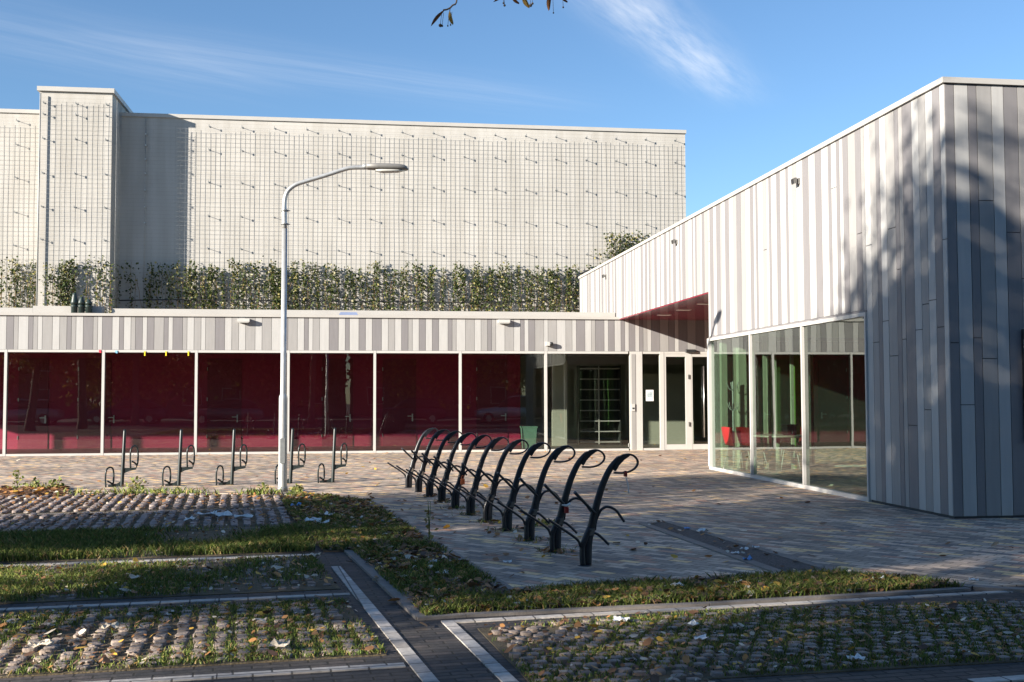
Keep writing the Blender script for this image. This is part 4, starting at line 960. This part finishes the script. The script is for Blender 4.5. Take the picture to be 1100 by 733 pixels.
# cars and houses across the street: they stand behind the viewer and show in the window glass
def car(x, y, rz, paint, label, L=4.3, H=1.45):
    r = empty('parked_car', (x,y,-.05), label, 'car', 'cars parked behind the viewer', rz)
    b = MB(); h = L/2
    secs = [(-h,.55,.62,.38),(-h+.12,.78,.80,.30),(-h+.5,.86,.90,.26),(-.55,.88,.95,.25),(.6,.88,.97,.25),(h-.35,.86,.95,.26),(h-.08,.78,.85,.32),(h,.6,.7,.4)]
    loft(b, secs, 18); b.build('body', paint, r)
    b = MB(); loft(b, [(-.95,.70,.93,.86),(-.45,.70,H-.17,.86),(-.1,.66,H-.05,.86),(.5,.66,H,.86),(1.1,.66,H-.04,.86),(1.65,.64,H-.25,.86),(h-.25,.66,.95,.86)], 18); b.build('cabin_glass', M_board, r)
    b = MB(); loft(b, [(-.15,.60,H-.02,H-.09),(.0,.63,H+.012,H-.09),(.6,.63,H+.022,H-.08),(1.2,.62,H-.0,H-.1),(1.45,.55,H-.09,H-.14)], 18); b.build('roof', paint, r)
    for sx in (-h+.75, h-.8):
        for sy in (-.8, .8):
            q = MB(); q.tube([(sx,sy-.1,.32),(sx,sy+.1,.32)], .32, 18); w = q.build('wheel', M_hose, r); q = MB(); q.tube([(sx,sy-.11,.32),(sx,sy+.11,.32)], .19, 12); q.build('rim', M_silver, w)
    for sy in (-.62,.62):
        q = MB(); q.bbox(-h+.02, -h+.2, sy-.14, sy+.14, .6, .74, .02); q.build('headlight', M_lens, r)
pt = lambda n, c: mat('paint_'+n, c, .25, .3, var=.03)
for (x, y, p, l, L, H) in ((-19,-6,pt('silver',(.45,.46,.48)),'silver car parked behind the viewer, farthest left',4.4,1.5), (-13.3,-6.2,pt('dark',(.05,.06,.08)),'dark blue car parked behind the viewer, left of a silver one',4.5,1.45), (-7.6,-6,pt('grey',(.22,.22,.23)),'mid grey car parked behind the viewer',4.2,1.5), (3.0,-6,pt('wine',(.16,.03,.04)),'wine red hatchback parked behind the viewer',4.2,1.5), (9.2,-6.1,pt('white',(.7,.7,.7)),'white car parked behind the viewer, farthest right',4.6,1.6)):
    car(x, y, 0, p, l, L, H)
M_brick = mat('house_brick', None, .9, build=lambda t, b, tc: paving_build([(0,(.20,.09,.06)),(.5,(.26,.12,.08)),(.8,(.17,.08,.06))], (.3,.28,.25), .21, .065)(t, b, tc))
M_tile = mat('roof_tile', (.10,.06,.05), .8, var=.3, scale=8)
for i, (x, c) in enumerate(((-22.5,'left'), (-8.1,'middle'), (6.3,'right'))):
    r = empty('brick_house', (x,-34,0), f'brick house with pitched roof across the street, {c} of three', 'house', 'houses across the street')
    b = MB(); b.box(-7,7,-4,4,0,5.6); b.build('wall', M_brick, r)
    b = MB(); b.add([(-7.3,-4.4,5.6),(7.3,-4.4,5.6),(7.3,4.4,5.6),(-7.3,4.4,5.6),(-7.3,0,9),(7.3,0,9)], [(0,1,5,4),(2,3,4,5),(3,0,4),(1,2,5),(3,2,1,0)]); ro = b.build('roof', M_tile, r)
    b = MB(); b.box(3,3.8,-.4,.4,8.2,9.9); b.build('chimney', M_brick, ro)
    for xx in (-5,-2,2,5):
        for z in (.9,3.5):
            b = MB(); b.box(xx-.7,xx+.7,3.98,4.06,z,z+1.4); w = b.build('window', M_frame, r); b = MB(); b.box(xx-.62,xx+.62,4.062,4.08,z+.08,z+1.32); b.build('pane', M_board, w)
    b = MB(); b.box(-.5,.5,3.98,4.05,0,2.1); b.build('door', M_maroond, r)

# ------------------------------------------------------------------ grass, leaves, litter
rg = np.random.RandomState(2)
def pnoise(P, s, seed):
    r = np.random.RandomState(seed); o = np.zeros(len(P))
    for k in range(4):
        a = r.uniform(0,6.28); f = s*(1.6**k); o += np.sin(P[:,0]*math.cos(a)*f+P[:,1]*math.sin(a)*f+r.uniform(0,6))*np.sin(P[:,0]*math.sin(a*1.7)*f*.8-P[:,1]*math.cos(a*1.7)*f*.8+r.uniform(0,6))/(1.2**k)
    return o
def scatter(pts, dens):
    p = np.array(pts); lo, hi = p.min(0), p.max(0); lo[0] = max(lo[0], -8.5)
    n = int(dens*(hi[0]-lo[0])*(hi[1]-lo[1])); P = rg.uniform(lo, hi, (n,2)); return P[inpoly(pts, P)]
SG = np.array(STONES)
def offstone(P, keep=.06):
    o = np.ones(len(P), bool); cell = {}
    for i, (x, y, r) in enumerate(SG): cell.setdefault((int(x//.3),int(y//.3)),[]).append(i)
    for j, p in enumerate(P):
        cx_, cy_ = int(p[0]//.3), int(p[1]//.3)
        for a in (-1,0,1):
            for e in (-1,0,1):
                for i in cell.get((cx_+a,cy_+e),()):
                    if (SG[i,0]-p[0])**2+(SG[i,1]-p[1])**2 < (SG[i,2]*.92)**2: o[j] = False
    return o | (rg.rand(len(P)) < keep)
GV, GM = [], []
def grass(P, h, z=.0, wts=(.4,.4,.2), wd=.0038, dry=.11):
    n = len(P); a = rg.uniform(0,6.283,n); b0 = np.stack([np.cos(a),np.sin(a),np.zeros(n)],1)
    hh = h*rg.uniform(.4,1.25,n); la = rg.uniform(0,6.283,n); ln = hh*rg.uniform(.2,1.1,n)
    base = np.concatenate([P, np.full((n,1),z)],1); w = wd*rg.uniform(.6,1.3,n)
    mid = base+np.stack([np.cos(la)*ln*.35,np.sin(la)*ln*.35,hh*.62],1); tip = base+np.stack([np.cos(la)*ln,np.sin(la)*ln,hh],1)
    V = np.stack([base-b0*w[:,None], base+b0*w[:,None], mid+b0*w[:,None]*.7, tip, mid-b0*w[:,None]*.7],1)
    GV.append(V); q = rg.choice(3,n,p=wts); q[rg.rand(n) < dry] = 3; GM.append(q)
P = scatter(VG, 5200); nz = pnoise(P,1.3,1)+(.6*np.exp(-((P[:,1]-12.5)/3)**2))-.7*(P[:,1]>15); P = P[nz+rg.normal(0,.35,len(P)) > -.45]; grass(P, .062, 0, (.3,.42,.28))
P = scatter(BAY['C'], 5600); P = P[pnoise(P,1.1,2)+rg.normal(0,.4,len(P)) > -.75]; grass(P, .075, 0, (.4,.4,.2), .0042)
P = scatter(BAY['B'], 4600); P = P[offstone(P,.15)]; P = P[pnoise(P,1.4,3)+rg.normal(0,.4,len(P)) > -.3]; grass(P, .048, 0, (.25,.45,.3))
P = scatter(BAY['A'], 4600); P = P[offstone(P)]; P = P[pnoise(P,1.7,4)+rg.normal(0,.4,len(P)) > -.45]; grass(P, .028, 0, (.35,.45,.2))
P = scatter(FA, 4600); P = P[offstone(P)]; P = P[pnoise(P,1.7,5)+rg.normal(0,.4,len(P)) > -.45]; grass(P, .027, 0, (.3,.45,.25))
for (p0, p1, d) in (((75,531),(300,531),700), ((0,527),(60,524),160)):
    a, c = np.array(G(*p0)), np.array(G(*p1)); t = rg.rand(d); P = a+(c-a)*t[:,None]+rg.normal(0,.10,(d,2))*np.array([1,1.6]); P = P[pnoise(P,3,8)+rg.normal(0,.3,d) > -.2]; grass(P, .10, 0, (.1,.4,.5), .012)
for p in RP[1:8]:
    P = p+rg.normal(0,.10,(60,2)); grass(P, .05, 0.0, (.3,.4,.3))
GV = np.concatenate(GV); GM = np.concatenate(GM); n = len(GV)
F = np.arange(n*5).reshape(n,5)
stuff(fastmesh('grass', GV.reshape(-1,3), F, GM, [L_g1,L_g2,L_g3,L_g4]))
# weeds that stand up on their own
def weed(px, py, h, n, label, mats=(L_g3,L_g2,L_vy), w=.06):
    x, y = G(px,py); r = empty('weed', (x,y,0), label, 'weed'); nr = np.random.RandomState(int(px))
    b = MB()
    for k in range(3): a = nr.uniform(0,6.28); b.tube([(0,0,0),(math.cos(a)*w*.4,math.sin(a)*w*.4,h*.5),(math.cos(a)*w,math.sin(a)*w,h*nr.uniform(.8,1))], [.005,.004,.002], 5)
    b.build('stem', L_g2, r); t = nr.beta(1.1,1.5,n)*h; P = np.stack([nr.normal(0,1,n)*w*(1.2-t/h*.8), nr.normal(0,1,n)*w*(1.2-t/h*.8), t],1)
    V, F = leaves(P, np.full(n,.055), nr, -.2); fastmesh('foliage', V, F, nr.choice(3,n), mats, r)
weed(18.5,523,.30,45,'tall thin weed at the left edge of the leaf litter'); weed(38,525,.16,60,'low bushy weed in the left leaf litter'); weed(58,526,.18,80,'bright bushy weed at the right end of the left leaf litter',w=.09)
weed(147,528,.22,90,'spreading weed between the first two small stands',w=.12); weed(319,529,.12,80,'bright green tuft just right of the lamp pole',w=.06); weed(286,528,.12,40,'small weed just left of the lamp pole')
weed(352,537,.1,60,'low weed in the leaf litter right of the lamp pole',w=.1); weed(357,560,.26,70,'yellow green tuft standing in the shaded verge',w=.1); weed(461,583,.42,22,'thin dry stalk standing at the edge of the verge',(L_vy,L_vp,L_br),.02)
weed(585,565,.07,60,'small green weed at the foot of the third stand from the near end',w=.09)
# fallen leaves
LV, LM = [], []
def litter(P, size, wts, z=.01):
    n = len(P); nr = rg
    a = nr.uniform(0,6.283,n); L = size*nr.uniform(.5,1.3,n); w = L*nr.uniform(.5,.85,n)
    d = np.stack([np.cos(a),np.sin(a),nr.normal(0,.22,n)],1); s = np.stack([-np.sin(a),np.cos(a),nr.normal(0,.3,n)],1)
    c = np.concatenate([P, np.full((n,1),z)+np.abs(nr.normal(0,.008,n))[:,None]],1)
    cu = (L*nr.uniform(.05,.3,n))[:,None]*np.array([0,0,1.0])
    q = [c-d*L[:,None]*.5+cu*.5, c-d*L[:,None]*.2+s*w[:,None]*.45+cu*.6, c+d*L[:,None]*.2+s*w[:,None]*.4+cu, c+d*L[:,None]*.55+cu*.8, c+d*L[:,None]*.2-s*w[:,None]*.4+cu*.3, c-d*L[:,None]*.2-s*w[:,None]*.45]
    V = np.stack(q,1); V[:,:,2] = np.maximum(V[:,:,2], z*.6); LV.append(V); LM.append(nr.choice(5,n,p=wts))
P = scatter(VG, 300); nz = pnoise(P,1.3,1); k = (nz < .45)|(P[:,1] > 14.8)|(P[:,1] < 9.6); P = P[k|(rg.rand(len(P))<.25)]; litter(P, .07, (.36,.18,.07,.07,.32), .02)
P = scatter([G(318,531),G(398,540),G(450,575),G(330,560)], 300); litter(P, .07, (.36,.28,.08,.06,.22), .03)
P = scatter([G(0,526),G(0,534),G(70,533),G(75,524)], 330); litter(P, .09, (.40,.28,.05,.05,.22), .02)
for kk, d, wt in (('A',17,(.30,.18,.2,.12,.2)), ('B',30,(.3,.28,.16,.1,.16)), ('C',16,(.4,.3,.1,.05,.15)), ('D',55,(.42,.14,.02,.05,.37)), ('E',60,(.45,.3,.05,.05,.15))):
    litter(scatter(BAY[kk], d), .062 if kk in 'ABC' else .055, wt, .022)
litter(scatter(FA, 17), .062, (.3,.16,.2,.14,.2), .025)
litter(scatter(plaza, .9), .08, (.3,.2,.2,.15,.15), .006); litter(scatter([G(330,532),G(520,530),G(760,600),G(560,630)], 5), .075, (.3,.2,.2,.15,.15), .006)
litter(scatter([DL0,DR0,DR1,DL1], 26), .06, (.3,.15,.1,.25,.2), .012); litter(scatter([G(447,664),G(372,588),G(365,600),G(520,733),G(545,733)], 9), .08, (.3,.25,.15,.1,.2), .0)
for p in RP[1:9]: litter(p+rg.normal(0,.13,(22,2)), .07, (.4,.2,.1,.05,.25), .006)
P = scatter([G(620,640),G(980,622),G(990,632),G(640,652)], 90); litter(P, .07, (.25,.2,.22,.13,.2), .03)
for pp, d in ((BAY['A'],200), (BAY['B'],160), (BAY['C'],90), (FA,200), (VG,320), (BAY['D'],60), (BAY['E'],60)): litter(scatter(pp, d), .032, (.36,.16,.08,.12,.28), .014)
LV = np.concatenate(LV); LM = np.concatenate(LM); n = len(LV); F = np.arange(n*6).reshape(n,6)
stuff(fastmesh('fallen_leaves', LV.reshape(-1,3), F, LM, [L_br,L_or,L_ye,L_pa,L_dk]))
# scraps of litter, each a crumpled sheet
def scrap(px, py, s, m_, label, group=None, z=.02):
    x, y = G(px,py); nr = np.random.RandomState(int(px*7+py)); b = MB(); n = 5; vs = []
    for i in range(n):
        for j in range(n):
            r_ = 1+nr.uniform(-.25,.25); vs.append((x+(i/(n-1)-.5)*s*r_, y+(j/(n-1)-.5)*s*.8*r_, z+abs(nr.normal(0,.16))*s+.002))
    fs = [(i*n+j,(i+1)*n+j,(i+1)*n+j+1,i*n+j+1) for i in range(n-1) for j in range(n-1)]
    k = n*n; b.add(vs+[(p[0],p[1],p[2]-.002) for p in vs], fs+[tuple(k+q for q in f[::-1]) for f in fs]); small('litter_scrap', b, m_, (x,y,z), label, 'litter', group)
scrap(318,546,.13,M_blue,'blue wrapper on the dark bricks right of the lamp pole'); scrap(415,564,.12,M_blue,'pale blue wrapper on the grass near the paving edge'); scrap(351,558,.16,M_ltr,'white crumpled paper ball on the leaf litter in the verge',z=.04)
for (px, py, s) in ((222,556,.2),(240,557,.22),(262,558,.2),(205,561,.14),(336,563,.18),(345,565,.16)): scrap(px,py,s,M_ltr,'torn white scrap among pale litter on the dark brick bay','torn white scraps on the brick bay')
for (px, py, s) in ((38,703,.09),(47,702,.10),(120,682,.10),(145,627,.09),(338,603,.1),(297,617,.1),(333,627,.09),(279,675,.09),(300,702,.1)): scrap(px,py,s,L_pa,'pale curled scrap lying on the grassy parking bay','pale scraps on the parking bays',.045)
for (px, py, s) in ((466,607,.1),(475,620,.1),(545,607,.07),(667,670,.1),(743,676,.09),(753,690,.08),(920,713,.08),(727,633,.09),(943,626,.09),(800,593,.07),(812,591,.07),(790,597,.07),(755,573,.09),(1046,627,.07)): scrap(px,py,s,M_ltr,'small white scrap on the ground to the right of the dark brick lane','white scraps right of the lane',.022)
scrap(803,603,.07,M_blue,'small blue wrapper on the dark grit strip',z=.012); scrap(738,569,.06,M_blue,'tiny blue wrapper at the head of the dark grit strip',z=.008)
